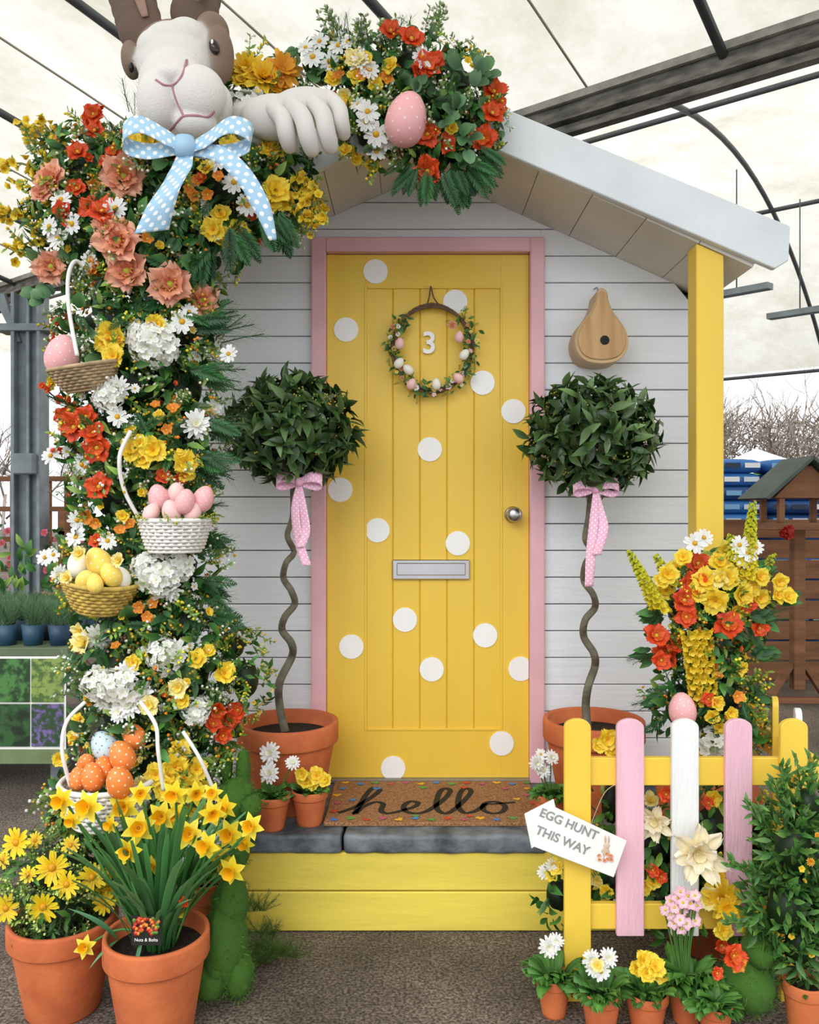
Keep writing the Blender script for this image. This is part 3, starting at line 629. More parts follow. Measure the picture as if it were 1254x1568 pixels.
# blue bow
bg=group('blue_polka_dot_bow'); c=P(285,228,2.30)
for sg,e in ((-1,[(255,210),(215,190),(190,200),(192,222),(225,232),(262,228)]),(1,[(315,215),(350,192),(380,200),(382,220),(350,232),(312,232)])):
    pts=[c]+[P(a,b_,2.28+(.03 if i in(3,4,5) else 0)) for i,(a,b_) in enumerate(e)]+[c]
    strip('loop',pts,[.03,.055,.06,.06,.06,.055,.05,.03],[(0.1*sg,.3,1)]*4,M_blue,bg)
lathe('knot',[(0,-.5),(.5,-.45),(.62,0),(.5,.45),(0,.5)],c+np.array([0,-.015,0]),M_bluep,n=16,parent=bg,scl=(.05,.04,.06))
strip('tail',[c,P(275,262,2.26),P(250,305,2.25),P(232,355,2.27)],[.03,.075,.09,.095],[(1,.1,.25),(1,-.2,.3),(1,.2,.2)],M_blue,bg)
strip('tail',[c,P(335,236,2.28),P(372,268,2.26),P(400,315,2.26),P(418,368,2.28)],[.03,.05,.055,.05,.02],[(.3,.1,1),(1,-.2,.3),(1,.2,.2)],M_blue,bg)
# ================================================================ GARLAND
gar=group('spring_flower_garland')
B=[mkblob(*a) for a in [
 (150,265,2.62,85,70),(235,275,2.6,95,70),(335,290,2.6,110,75),(430,285,2.66,50,65),(120,350,2.6,70,85),(205,370,2.55,95,75),(300,360,2.6,95,60),(235,430,2.55,95,60),(390,165,2.66,55,40),(405,125,2.66,50,30),
 (180,500,2.56,85,70),(260,510,2.58,70,70),(200,590,2.54,90,70),(275,600,2.6,58,80),(175,670,2.52,75,65),(250,690,2.54,72,75),(185,760,2.5,75,65),(260,770,2.54,62,65),
 (190,850,2.48,85,65),(262,870,2.5,68,75),(200,930,2.47,85,65),(268,960,2.5,72,75),(195,1020,2.45,85,70),(275,1040,2.48,78,75),(215,1100,2.44,95,70),(290,1120,2.5,66,72),(245,1180,2.42,78,68),(165,1230,2.4,80,70),(245,1270,2.42,75,75)]]
B2=[mkblob(*a) for a in [(495,105,2.66,50,42),(560,120,2.64,60,55),(630,110,2.64,58,55),(690,130,2.64,55,50),(725,185,2.64,42,62),(650,190,2.62,70,55),(570,200,2.62,45,52),(660,245,2.62,50,35),(710,240,2.64,42,40)]]
B3=[mkblob(*a) for a in [(375,1040,2.55,42,58),(355,990,2.6,38,38)]]
mb=MB()
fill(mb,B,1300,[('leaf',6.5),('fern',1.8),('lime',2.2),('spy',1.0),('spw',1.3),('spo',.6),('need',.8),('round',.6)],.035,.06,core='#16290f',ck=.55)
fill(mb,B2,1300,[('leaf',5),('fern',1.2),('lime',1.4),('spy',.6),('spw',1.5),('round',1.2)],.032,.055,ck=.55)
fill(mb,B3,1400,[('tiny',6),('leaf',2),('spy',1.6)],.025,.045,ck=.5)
def spray(kind,px,py,d,dx,dy,s,n=1,j=.25):
    for _ in range(n):
        a=P(px+random.uniform(-12,12),py+random.uniform(-8,8),d+random.uniform(-.04,.04)); v=nrm([dx+random.uniform(-j,j),-.25+random.uniform(-.2,.2),-dy+random.uniform(-j,j)])
        mb.add(random.choice(LF[kind]),a,frameXZ(v,[random.uniform(-.3,.3),-1,.3]),s*random.uniform(.75,1.1),random.uniform(.6,1.15))
for (x,y,dx,dy,s) in [(655,262,-.1,1,.11),(685,262,.4,1,.12),(720,250,1,.8,.11),(635,255,-.6,.9,.10),(735,232,1,.4,.10),(700,265,.2,1,.11)]: spray('fern',x,y,2.56,dx,dy,s,8,.4)
for (x,y,dx,dy,s) in [(320,380,-.3,1,.12),(360,350,.4,1,.12),(290,390,0,1,.12),(400,330,.6,1,.12),(270,330,-.4,.8,.11),(430,330,.4,1,.1),(240,335,0,1,.1)]: spray('fern',x,y,2.5,dx,dy,s,8,.4)
for (x,y,dx,dy,s) in [(300,570,1,.1,.11),(310,650,1,.2,.11),(295,500,1,-.3,.12),(300,700,1,.4,.11),(290,820,1,.2,.11),(300,890,.9,.4,.12),(310,940,1,.3,.12),(250,650,.8,.3,.10),(260,930,.8,.3,.11)]: spray('fern',x,y,2.5,dx,dy,s,7,.4); spray('need',x,y,2.53,dx,dy,s*1.3,6,.4)
for (x,y,dx,dy,s) in [(330,520,1,-.4,.14),(300,780,.9,-.2,.12),(200,175,-.1,-1,.1),(480,150,-.3,.2,.1),(610,70,.2,-1,.10),(560,85,-.3,-1,.10),(525,70,0,-1,.1),(480,140,.2,.6,.12)]: spray('need',x,y,2.56,dx,dy,s,4); 
for (x,y,dx,dy) in [(560,75,-.3,-1),(590,70,.2,-1),(660,60,.3,-1),(520,60,-.4,-1)]: spray('spw',x,y,2.6,dx,dy,.09,6)
for (x,y,dx,dy) in [(740,115,.3,-1),(700,100,-.4,-.3),(690,190,-.2,.3),(640,140,-.6,.3),(712,205,.4,.1),(640,120,0,.6),(735,125,.6,-.4),(60,460,-1,.1),(75,450,-.8,-.5),(700,170,.3,-.6),(715,235,0,1)]: spray('round',x,y,2.53,dx,dy,.045,5,.6)
def forsy(path,n):
    pts=cr(path,10); mb.add(sticks(pts,.0035,hx('#8a8a4a'),4),(0,0,0)); L_=len(pts)
    for i in range(n):
        q=pts[int((.15+.85*i/n)*(L_-1))]+rng.normal(size=3)*.012
        mb.add(random.choice(FL['bell']),q,frameZ(rng.normal(size=3)+np.array([-.5,-.8,0])),random.uniform(.018,.027)); 
        if i%2: mb.add(random.choice(LF['lime']),q,frameXZ(rng.normal(size=3),[0,-1,0]),.025)
for pth_ in [[(130,300),(90,260),(55,215),(25,190)],[(120,300),(70,270),(30,250),(-5,265)],[(120,320),(70,310),(30,320),(-5,335)],[(110,340),(60,345),(20,330),(-10,320)],[(140,280),(110,235),(80,205),(60,180)],[(100,380),(50,370),(15,390)],[(130,290),(60,290),(10,275)],[(140,270),(100,220),(60,195),(35,205)]]:
    forsy([P(a,b_,2.55+.02*i) for i,(a,b_) in enumerate(pth_)],20)
for pth_ in [[(455,265),(472,290),(482,325),(476,360)],[(440,275),(455,300),(470,335),(480,350)],[(460,270),(485,300),(488,340)],[(120,560),(95,575),(75,590)]]: forsy([P(a,b_,2.55) for a,b_ in pth_],22)
def redbr(path,n):
    pts=cr(path,8); mb.add(sticks(pts,.0025,hx('#4a3a2a'),4),(0,0,0))
    for i in range(n):
        q=pts[int((.3+.7*i/n)*(len(pts)-1))]+rng.normal(size=3)*.01; mb.add(random.choice(FL['red']),q,frameZ(rng.normal(size=3)+np.array([-.3,-1,0])),random.uniform(.010,.018))
for p_ in [[(150,640),(110,620),(80,605),(68,590)],[(140,500),(105,495),(78,485)],[(130,520),(95,530),(72,520)],[(150,680),(110,690),(75,700)],[(140,200),(140,180),(150,165)]]: redbr([P(a,b_,2.5) for a,b_ in p_],8)
put(mb,B,2.5,[('sal',83,280,28),('sal',190,272,31),('sal',185,373,35),('sal',197,418,33),('sal',262,438,33),('sal',82,410,26),('sal',308,462,26),('sal',165,350,20),('sal',68,300,17),
 ('red',145,178,16),('red',148,205,16),('red',121,238,17),('red',158,330,23),('red',120,292,15),('red',178,238,13),('red',98,325,14),('red',140,322,17),('red',165,255,12),('red',110,345,12),
 ('dai',97,310,16),('dai',116,345,16),('dai',178,322,16),('dai',335,250,16),('dai',360,283,17),('dai',376,316,16),('dai',92,368,15),('dai',80,350,14),('dai',390,300,14),('dai',60,395,12),('dai',140,400,12),
 ('yel',208,228,20),('yel',230,226,19),('yel',296,242,18),('yel',355,229,17),('yel',414,236,18),('yel',420,295,22),('yel',432,310,19),('yel',328,353,18),('yel',347,367,18),('yel',340,333,16),('yel',362,355,16),('yel',318,262,12),('yel',415,310,14),
 ('org',305,280,10),('org',320,300,10),('org',145,285,11),('org',150,415,14),('org',145,405,12),('org',225,370,10),('org',335,275,10),('org',300,300,10),('red',312,275,9),('org',290,290,9),
 ('hyd',378,172,34),('hyd',352,165,24),('chr',380,112,28),('chr',402,125,30),('och',432,112,29),('och',425,135,22),('yel',372,130,14),('hyd',400,195,24),
 ('yel',172,512,19),('yel',163,525,15),('yel',176,548,18),('yel',182,530,14),('yel',240,498,16),('yel',236,510,13),('hyd',240,530,40),('hyd',215,515,24),('hyd',170,605,28),('pom',185,595,18),('pom',160,615,16),('dai',323,540,14),('dai',352,545,13),('dai',180,640,15),('pom',300,652,22),('pom',325,625,14),('dai',280,495,17),('dai',290,480,12),
 ('red',118,655,23),('red',135,640,18),('red',150,685,22),('red',155,748,22),('red',100,638,14),('red',250,730,12),('red',145,665,18),('red',275,730,11),('org',135,790,12),('org',150,800,10),
 ('yel',205,692,20),('yel',235,690,20),('yel',222,702,16),('yel',218,680,14),('yel',282,708,19),('yel',200,660,9),('yel',285,722,15),('org',265,630,10),('org',255,660,9),('org',270,615,9),('yel',245,640,9),('org',240,625,8),('dai',80,700,13),('dai',130,710,15),
 ('dai',122,795,14),('dai',120,825,15),('dai',72,855,12),('dai',85,850,11),('dai',165,830,13),('pom',95,880,14),('yel',190,790,10),('org',200,805,10),('org',185,815,9),
 ('hyd',245,880,36),('hyd',272,868,26),('hyd',225,865,24),('pom',262,900,18),('hyd',180,1050,36),('hyd',150,1045,26),('hyd',252,1003,32),('pom',272,995,18),('hyd',300,1088,24),('pom',150,972,20),('pom',215,1065,22),('pom',200,1080,20),('pom',165,1070,19),('pom',185,1090,16),('pom',195,1030,18),
 ('pal',135,985,19),('pal',128,965,14),('yel',340,1032,18),('yel',300,1010,15),('yel',318,1000,11),('yel',205,1015,12),('pal',275,1052,16),('pal',230,1080,16),('yel',280,1070,13),
 ('red',330,1085,16),('red',348,1100,17),('red',365,1088,15),('red',325,1110,13),('red',340,1125,13),('red',150,830,11),('org',215,930,10),('org',225,945,9),('org',235,925,9),
 ('yel',270,1172,20),('yel',288,1205,20),('yel',255,1205,19),('yel',300,1178,17),('yel',240,1185,17),('yel',275,1150,16),('yel',120,1130,13),('yel',95,1160,12),('pal',220,1200,16),('yel',125,1105,12),('yel',300,1240,16),('yel',262,1188,15),('yel',310,1205,14)])
put(mb,B2,2.55,[('dai',520,75,15),('dai',480,92,16),('dai',505,97,14),('dai',490,68,13),('dai',470,78,12),('dai',535,70,12),('dai',562,175,17),('dai',576,207,18),('dai',590,215,15),('dai',575,235,14),('dai',560,190,14),('dai',600,212,15),('dai',550,165,12),('dai',645,92,16),('dai',565,110,14),
 ('red',598,52,16),('red',628,65,20),('red',650,105,21),('red',755,145,20),('red',752,178,19),('red',740,215,20),('red',655,207,19),('red',680,222,15),('red',657,262,22),('red',640,112,15),('red',665,98,15),('red',758,165,15),
 ('yel',600,105,13),('yel',560,95,11),('yel',575,130,12),('yel',545,120,13),('yel',510,125,12),('yel',540,228,12),('yel',570,250,11),('yel',535,165,12),('yel',690,198,10),('org',590,125,11),('org',555,115,10),('org',520,120,10),('pal',545,95,16),('pal',530,150,13),('pom',552,98,18),('yel',530,235,10),('yel',548,245,9)])
scatter(mb,B,85,[('yel',3),('org',2.4),('dai',2.4),('pal',2),('red',1.2)],.009,.018)
scatter(mb,B2,95,[('yel',3),('org',3),('dai',3)],.008,.014)
scatter(mb,B3,110,[('yel',5),('pal',1)],.006,.012)
mb.build('foliage_and_blooms',parent=gar)
# moss rabbits & fuzzy grass
def moss_rabbit(parts,grow=1.0):
    mg=group('moss_rabbit_ornament'); mb=MB(); bl=[mkblob(*a) for a in parts]; ex=[]
    for c,r in bl:
        for k in range(4):
            dd=nrm(rng.normal(size=3)); ex.append((c+dd*r*.72,r.min()*np.array([1,1,1])*random.uniform(.3,.42)))
    bl=[(c,r) for c,r in bl+ex if c[2]>0.0]
    fill(mb,bl,9000,[('moss',1)],.008,.015,back=2,shell=(.93,1.06),core='#3f6820',out=1.3,ck=.95)
    mb.build('moss_body',M_mossfur,mg); return mg
moss_rabbit([(342,1450,2.26,40,68,.10),(322,1495,2.22,30,34,.07),(365,1490,2.24,24,38,.06),(352,1385,2.30,30,40,.08),(362,1290,2.38,24,45,.07),(360,1225,2.42,30,36,.08),(385,1235,2.38,16,18,.05),(345,1170,2.46,12,38,.03),(372,1180,2.46,12,34,.03)])
moss_rabbit([(1145,1505,2.13,42,44,.08),(1160,1455,2.12,24,26,.06),(1152,1420,2.14,9,26,.02),(1172,1422,2.14,9,26,.02),(1118,1530,2.10,20,20,.04)])
fg_=group('fuzzy_grass_tuft'); mb=MB()
for (px,py) in [(395,1455),(420,1440),(380,1470),(440,1445),(405,1410),(390,1375),(400,1430),(410,1450)]:
    for k in range(46):
        d=2.42; p=P(px+random.uniform(-16,16),py+20,d+random.uniform(-.05,.05)); p[2]=max(p[2],.005); mb.add(LF['need'][0],p,frameXZ([random.uniform(-.8,.8),random.uniform(-.8,.3),random.uniform(.2,1)],[0,-1,.5]),random.uniform(.03,.07),np.array([1.2,1.0,.55])*random.uniform(.7,1.2))
mb.build('grass_blades',parent=fg_)
egg('pink_speckled_egg','pink',P(622,183,2.50),.063,(.1,.25)); egg('pink_speckled_egg','pink',P(95,545,2.40),.048,(.2,.3))
bk=group('wicker_basket'); basket('wicker_bowl',P(128,560,2.40),.100,.06,.07,M_wick,bk,9,20,(.2,-.15))
tubes('basket_handle',[cr([P(118,545,2.32),P(105,470,2.36),P(105,420,2.4),P(118,400,2.44),P(140,430,2.46),P(150,500,2.46)],8)],.006,M_wickw,8,bk)
bk=group('white_wicker_egg_basket'); bc=P(268,797,2.36); basket('wicker_bowl',bc,.098,.072,.088,M_wickw,bk,10,22)
for (a,b_,d,k,r) in [(243,762,2.36,'pink',.030),(270,757,2.38,'lpink',.027),(311,764,2.35,'pink',.030),(262,783,2.31,'lpink',.026),(283,768,2.31,'pink',.028),(295,785,2.33,'lpink',.024),(232,785,2.33,'lpink',.023)]: egg('egg',k,P(a,b_,d),r,(random.uniform(-.4,.4),random.uniform(-.5,.5)),bk)
tubes('basket_handle',[cr([P(215,797,2.38),P(190,750,2.36),P(183,700,2.34),P(200,660,2.36)],8)],.006,M_wickw,8,bk)
mb=MB()
for i in range(60):
    a=random.random()*6.28; mb.add(random.choice(LF[random.choice(['spg','lime','spy'])]),bc+np.array([.085*math.cos(a),.085*math.sin(a),.0]),frameXZ([math.cos(a),math.sin(a),random.uniform(-.3,.8)],[0,0,1]),random.uniform(.02,.04))
mb.build('basket_greenery',parent=bk)
bk=group('straw_egg_basket'); basket('wicker_bowl',P(155,890,2.34),.105,.06,.085,M_straw,bk,9,20,(.1,.12))
for (a,b_,d,k,r) in [(152,862,2.30,'yellow',.036),(130,888,2.25,'yellow',.024),(120,865,2.31,'cream',.03),(170,880,2.27,'yellow',.028),(145,893,2.24,'yellow',.022),(185,885,2.3,'cream',.026)]: egg('egg',k,P(a,b_,d),r,(random.uniform(-.6,.6),random.uniform(-.8,.8)),bk)
mb=MB(); 
for (a,b_,r) in [(122,848,13),(182,858,13),(103,885,12)]: mb.add(random.choice(FL['pal']),P(a,b_,2.25),frameZ([random.uniform(-.3,.3),-1,.2]),r*2.25/F)
mb.build('basket_blooms',parent=bk)
bk=group('white_handled_egg_basket'); basket('wicker_bowl',P(165,1195,2.28),.125,.09,.11,M_wickw,bk,10,24)
for (a,b_,d,k,r) in [(160,1143,2.29,'blue',.035),(187,1158,2.24,'orange',.034),(205,1127,2.32,'orange',.031),(132,1170,2.27,'orange',.025),(142,1190,2.2,'orange',.030),(183,1198,2.17,'orange',.035),(158,1178,2.24,'orange',.028),(120,1192,2.22,'orange',.025),(165,1170,2.32,'orange',.03)]: egg('egg',k,P(a,b_,d),r,(random.uniform(-.6,.6),random.uniform(-.8,.8)),bk)
tubes('basket_handles',[cr([P(108,1205,2.22),P(95,1150,2.2),P(102,1105,2.22),P(130,1075,2.26)],8),cr([P(250,1210,2.2),P(242,1150,2.18),P(238,1110,2.2),P(215,1075,2.24)],8),cr([P(325,1205,2.3),P(305,1160,2.28),P(280,1120,2.3)],8)],.0055,M_wickw,8,bk)
# ================================================================ FRONT LEFT POTS
def stamp_pot(name,px,rimy,d,rpx):
    g_=group(name); c=P(px,rimy,d); pot(c[0],c[1],0,rpx*d/F,c[2],g_); return g_,c
g_,c=stamp_pot('potted_yellow_daisies',97,1400,2.22,80)
mb=MB(); bl=[mkblob(90,1330,2.24,85,55,.12),(c+np.array([0,0,.02]),np.array([.12,.12,.07]))]
fill(mb,bl,2600,[('need',3),('tiny',3),('spg',1)],.025,.045,back=2,core='#24361c')
put(mb,bl,2.15,[('ger',32,1287,21),('ger',82,1325,23),('ger',108,1350,20),('ger',70,1382,22),('ger',14,1387,19),('ger',47,1338,12),('ger',140,1340,20),('ger',160,1360,20),('ger',12,1318,12),('ger',155,1385,16),('ger',110,1295,13),('ger',60,1290,12),('ger',170,1330,14)],lift=.02)
mb.build('daisy_plant',parent=g_)
g_,c=stamp_pot('potted_daffodils',240,1425,2.10,79)
mb=MB()
for i in range(110):
    a=random.random()*6.28; rr=random.uniform(0,.06); p=c+np.array([rr*math.cos(a),rr*math.sin(a),-.03])
    t=random.choice(LF['blade']); mb.add(t,p,rz(a+random.uniform(-.4,.4)),random.uniform(.18,.40),random.uniform(.6,1.15))
for (a,b_,cx,cy) in [(110,1395,180,1440),(140,1480,180,1440),(205,1500,220,1430),(290,1380,250,1420)]:
    path=cr([P(cx,cy,2.08),P((a+cx)/2,(b_+cy)/2-25,2.02),P(a,b_,2.0)],8)
    mb.add(txf(petal(1,.09,.3,-.6,'point',g('#4f9060'),g('#7fb488'),.25,6)),path[0],frameXZ(path[-1]-path[0],[0,-.6,1]),np.linalg.norm(path[-1]-path[0])*1.1)
dl=[(135,1235,27),(95,1225,23),(190,1235,27),(212,1268,27),(197,1303,23),(247,1250,25),(267,1215,23),(290,1277,25),(318,1295,24),(352,1277,24),(345,1235,22),(385,1265,22),(355,1332,24),(235,1325,16),(325,1245,22),(300,1215,20),(130,1450,18),(340,1310,20),(110,1255,17),(215,1215,19),(170,1262,16),(375,1290,18),(325,1215,17),(270,1245,20)]
for (a,b_,r) in dl:
    d=random.uniform(2.02,2.18); q=P(a,b_,d); n=nrm([random.uniform(-.6,.5),-1,random.uniform(-.2,.4)]); mb.add(FL['daf'][0],q,frameZ(n),r*d/F,random.uniform(.95,1.03))
    base=c+np.array([random.uniform(-.05,.05),random.uniform(-.03,.03),-.03]); mb.add(sticks(cr([base,(base+q)/2+np.array([(q-base)[0]*.1,.02,.03]),q-n*.01],5),.0035,hx('#4f8a40'),5),(0,0,0))
put(mb,[(c+np.array([0,0,0]),np.array([.1,.1,.05]))],2.05,[('org',262,1390,11),('red',250,1410,9),('yel',275,1400,9),('red',285,1380,8)])
mb.build('daffodil_plant',parent=g_)
lb=P(224,1425,2.00)
prisms('plant_label',[(rect(lb[0]-.037,lb[0]+.037,lb[2]-.036,lb[2]+.036),lb[1],lb[1]+.002)],M_black,0,g_)
mb=MB(); 
for i in range(60): mb.add(ball(.006,hx(random.choice(['#e0482a','#e89030','#5a8a30','#c03020','#8a2a20'])),6,3,.3),(lb[0]+random.uniform(-.03,.03),lb[1]-.002,lb[2]+random.uniform(-.008,.03)),rx(math.pi/2))
mb.build('label_picture',M_solid,g_); text('label_text','Nuts & Bolts',(lb[0],lb[1]-.002,lb[2]-.022),.011,M_pure,ext=.0003,parent=g_)
for (px,ry_,d,r,nm) in [(318,1345,2.44,32,'potted_primrose'),(60,1410,2.5,45,'potted_primrose')]:
    g_,c=stamp_pot(nm,px,ry_,d,r); mb=MB(); bl=[(c,np.array([.07,.07,.05]))]; fill(mb,bl,2200,[('prim',1),('tiny',1)],.03,.05,core=None); scatter(mb,bl,400,[('yel',1)],.015,.02); mb.build('primrose_plant',parent=g_)
# ================================================================ PORCH POTS
def small(name,px,rimy,d,rpx,fls,z0=Z0,leafs='prim',ld=.05,n=26):
    g_=group(name); c=P(px,rimy,d); pot(c[0],c[1],z0,rpx*d/F,c[2]-z0,g_); mb=MB(); R=rpx*d/F
    for i in range(n):
        a=random.random()*6.28; rr=random.uniform(0,R*.7); mb.add(random.choice(LF[leafs]),c+np.array([rr*math.cos(a),rr*math.sin(a),-.012]),rz(a)@ry(-random.uniform(-.1,.9)),ld*random.uniform(.7,1.25),random.uniform(.6,1.2))
    for (k,a,b_,r) in fls:
        dd=d-random.uniform(.01,.04); q=P(a,b_,dd); n_=nrm([random.uniform(-.3,.3),-1,random.uniform(.1,.8)]); mb.add(random.choice(FL[k]),q,frameZ(n_),r*dd/F)
        bs=c+np.array([(q-c)[0]*.2,0,-.01]); mb.add(sticks(cr([bs,(bs+q)/2+np.array([0,.01,0]),q-n_*.004],4),.0025,hx('#5a8a40'),4),(0,0,0))
    mb.build('plant',parent=g_); return g_
small('potted_white_bellis',416,1216,2.66,28,[('pom',413,1153,18),('pom',412,1184,17),('pom',448,1168,12)],n=34,ld=.045)
small('potted_yellow_primula',474,1208,2.70,28,[('yel',468,1195,15),('yel',485,1188,15),('yel',478,1200,13),('yel',497,1194,12),('yel',462,1185,11)],n=26,ld=.045)
small('potted_white_bellis',842,1213,2.72,27,[('pom',822,1168,13),('pom',832,1180,12),('pom',845,1160,12),('dai',828,1155,9)],n=40,ld=.055)
# ================================================================ FENCE
fen=group('picket_fence'); FZ=.776
def picket(x,w,y0,h,z0=0.0):
    pts=[(x-w/2,z0),(x+w/2,z0),(x+w/2,h-w*.32)]+[(x+w/2*math.cos(t),h-w*.32+w*.32*math.sin(t)) for t in np.linspace(.35,math.pi-.35,8)]+[(x-w/2,h-w*.32)]
    return (pts,y0,y0+.018)
fy=-.885; xs=[.462,.607,.758,.905,1.057]
prisms('yellow_pickets',[picket(xs[0],.073,fy,FZ),picket(xs[4],.075,fy,FZ)],M_yel,.002,fen)
M_fp=mat('fence_pink','#f3c0d0',.5,var=.05,bump=.3,nscale=6,stretch=(3,3,.4)); M_fw=mat('fence_white','#f2f4f2',.5,var=.05,bump=.3,nscale=6,stretch=(3,3,.4))
prisms('pink_pickets',[picket(xs[1],.075,fy,FZ-.0,.18),picket(xs[3],.073,fy,FZ,.18)],M_fp,.002,fen)
prisms('white_pickets',[picket(xs[2],.074,fy,FZ,.18)],M_fw,.002,fen)
prisms('rails',[(rect(.43,1.09,.588,.664),fy+.0185,fy+.04),(rect(.43,1.09,.19,.26),fy+.0185,fy+.04)],M_yel,.002,fen)
def spicket(y,w,h,m,nm):
    o=prisms(nm,[picket(0,w,0,h)],m,.002,fen); o.rotation_euler=(0,0,math.radians(70)); o.location=(1.135,y,0)
spicket(-.76,.073,FZ,M_fw,'white_picket_side'); spicket(-.61,.073,FZ,M_yel,'yellow_picket_side')
prisms('side_rails',[(rect(1.12,1.14,.588,.664),-.86,-.5),(rect(1.12,1.14,.19,.26),-.86,-.5)],M_yel,.002,fen)
# sign
sg=group('egg_hunt_arrow_sign')
sp=[(803,1247),(848,1224),(851,1237),(960,1288),(940,1344),(818,1297),(814,1300)]
d=2.19; W3=[P(a,b_,d) for a,b_ in sp]; y=W3[0][1]
prisms('arrow_board',[([(v[0],v[2]) for v in W3],y,y+.006)],mat('whitewashed_board','#f6f6f0',.6,var=.05,nscale=10),.0015,sg)
M_grey=mat('sign_grey_ink','#9a9e9c',.7); ang=math.radians(-23)
c1=P(871,1262,d);c2=P(861,1287,d)
text('line_egg_hunt','EGG HUNT',(c1[0],y-.001,c1[2]),.033,M_grey,(math.pi/2,-ang,0),.0008,sg,.0006); text('line_this_way','THIS WAY',(c2[0],y-.001,c2[2]),.033,M_grey,(math.pi/2,-ang,0),.0008,sg,.0006)
mb=MB(); rc=P(927,1306,d)
for (dx,dz,a,b_,col) in [(0,0,.012,.016,'#c8b496'),(.003,.020,.009,.009,'#d2c0a4'),(0,.036,.003,.011,'#c8b496'),(.009,.036,.003,.011,'#d2b0a4')]: mb.add(ball(1,hx(col),12,6),(rc[0]+dx,y-.001,rc[2]+dz),np.diag([a,.0015,b_]),1)
for i in range(18): mb.add(random.choice(FL['dai' if i%2 else 'sal']),(rc[0]+random.uniform(-.022,.018),y-.002,rc[2]+random.uniform(-.02,-.002)),frameZ([0,-1,0]),.006)
mb.build('bunny_picture',M_solid,sg)
tubes('string',[cr([P(905,1262,2.2),P(925,1215,2.215),P(945,1200,2.21)],4)],.0012,M_wick,5,sg)
# ================================================================ RIGHT ARRANGEMENT
ra=group('spring_flower_arrangement')
R1=[mkblob(*a) for a in [(1090,900,2.6,60,55),(1050,930,2.6,50,55),(1125,930,2.6,45,60),(1080,990,2.58,60,60),(1095,1060,2.56,58,60),(1040,1080,2.6,38,60),(1130,1100,2.56,36,60)]]
mb=MB(); fill(mb,R1,1300,[('leaf',6),('lime',2),('spy',1),('spo',.6),('fern',1)],.035,.055,ck=.55)
put(mb,R1,2.5,[('red',1003,975,19),('red',1062,893,20),('red',1068,865,17),('red',1045,920,20),('red',1112,960,22),('red',1022,1000,20),('red',1035,985,15),('red',1140,925,15),('red',1010,1010,15),('red',1050,945,16),('red',1160,960,13),
 ('yel',1095,917,20),('yel',1112,850,19),('yel',1020,880,16),('yel',1038,875,16),('yel',1080,890,20),('yel',1130,875,19),('yel',1110,885,18),('yel',1160,915,15),('yel',1190,890,13),('yel',1203,915,13),('yel',1160,885,14),('yel',1130,910,18),('yel',1065,910,16),('yel',1020,905,14),('yel',1100,865,16),('yel',1045,855,13),('yel',1145,900,14),('yel',1185,912,13),('yel',1120,935,16),('yel',1010,890,12),('pal',1100,890,14),
 ('dai',1063,832,15),('dai',1075,825,13),('dai',1130,835,13),('dai',1142,848,15),('dai',1135,858,13),('dai',1155,840,11),('red',1085,1070,11),('yel',1095,1075,11),('yel',1090,1095,11),('yel',1130,1020,11),('org',1125,1065,10),('hyd',1095,1140,32),('yel',1115,1090,11),('yel',1100,1110,10),('yel',1120,1115,10)])
scatter(mb,R1,80,[('yel',4),('red',1),('org',1)],.010,.017)
def spire(a,b_,d0,n,w0=.034,w1=.010,gr=True):
    p0=P(*a,d0);p1=P(*b_,d0)
    mb.add(sticks([p0,p1],.003,hx('#7a9a40'),4),(0,0,0))
    for i in range(n):
        t=i/n; q=p0*(1-t)+p1*t; a_=i*2.4; w=w0*(1-t)+w1*t; dd=np.array([math.cos(a_),math.sin(a_),.5 if gr else -.3]); 
        mb.add(random.choice(FL['bell']),q+dd*w*.5,frameZ(dd),w*.9,np.array([.9-.25*t if gr else 1,1.0,.7])*random.uniform(.88,1.05))
spire((1143,890),(1153,770),2.50,100,.030); spire((1128,870),(1118,820),2.50,34,.028); spire((1012,940),(963,845),2.50,84,.030); spire((1030,900),(1003,850),2.52,30,.026); spire((1160,900),(1185,850),2.54,30,.026)
for x0 in (1055,1078,1066): spire((x0,965),(x0+12,1078),2.47,56,gr=False,w0=.024,w1=.020)
for (x,y_,dx,dy) in [(1150,880,1,-.4),(1010,940,-1,0),(1190,920,1,-.2),(1160,1000,1,0),(1000,1000,-1,.3),(1150,1060,1,.2),(1010,1070,-1,.2),(1160,950,1,-.1)]: spray('leaf',x,y_,2.54,dx,dy,.06,9,.5); spray('need',x,y_,2.54,dx,dy,.08,6,.4)
mb.build('foliage_and_blooms',parent=ra)
lathe('tall_planter',[(0,0),(.12,0),(.14,.3),(.16,.48),(.15,.49),(0,.47)],(P(1085,1150,2.56)[0],2.56+CAMY,0),M_terra,parent=ra)
egg('pink_speckled_egg','pink',P(1045,1087,2.43),.040,(.1,-.1))
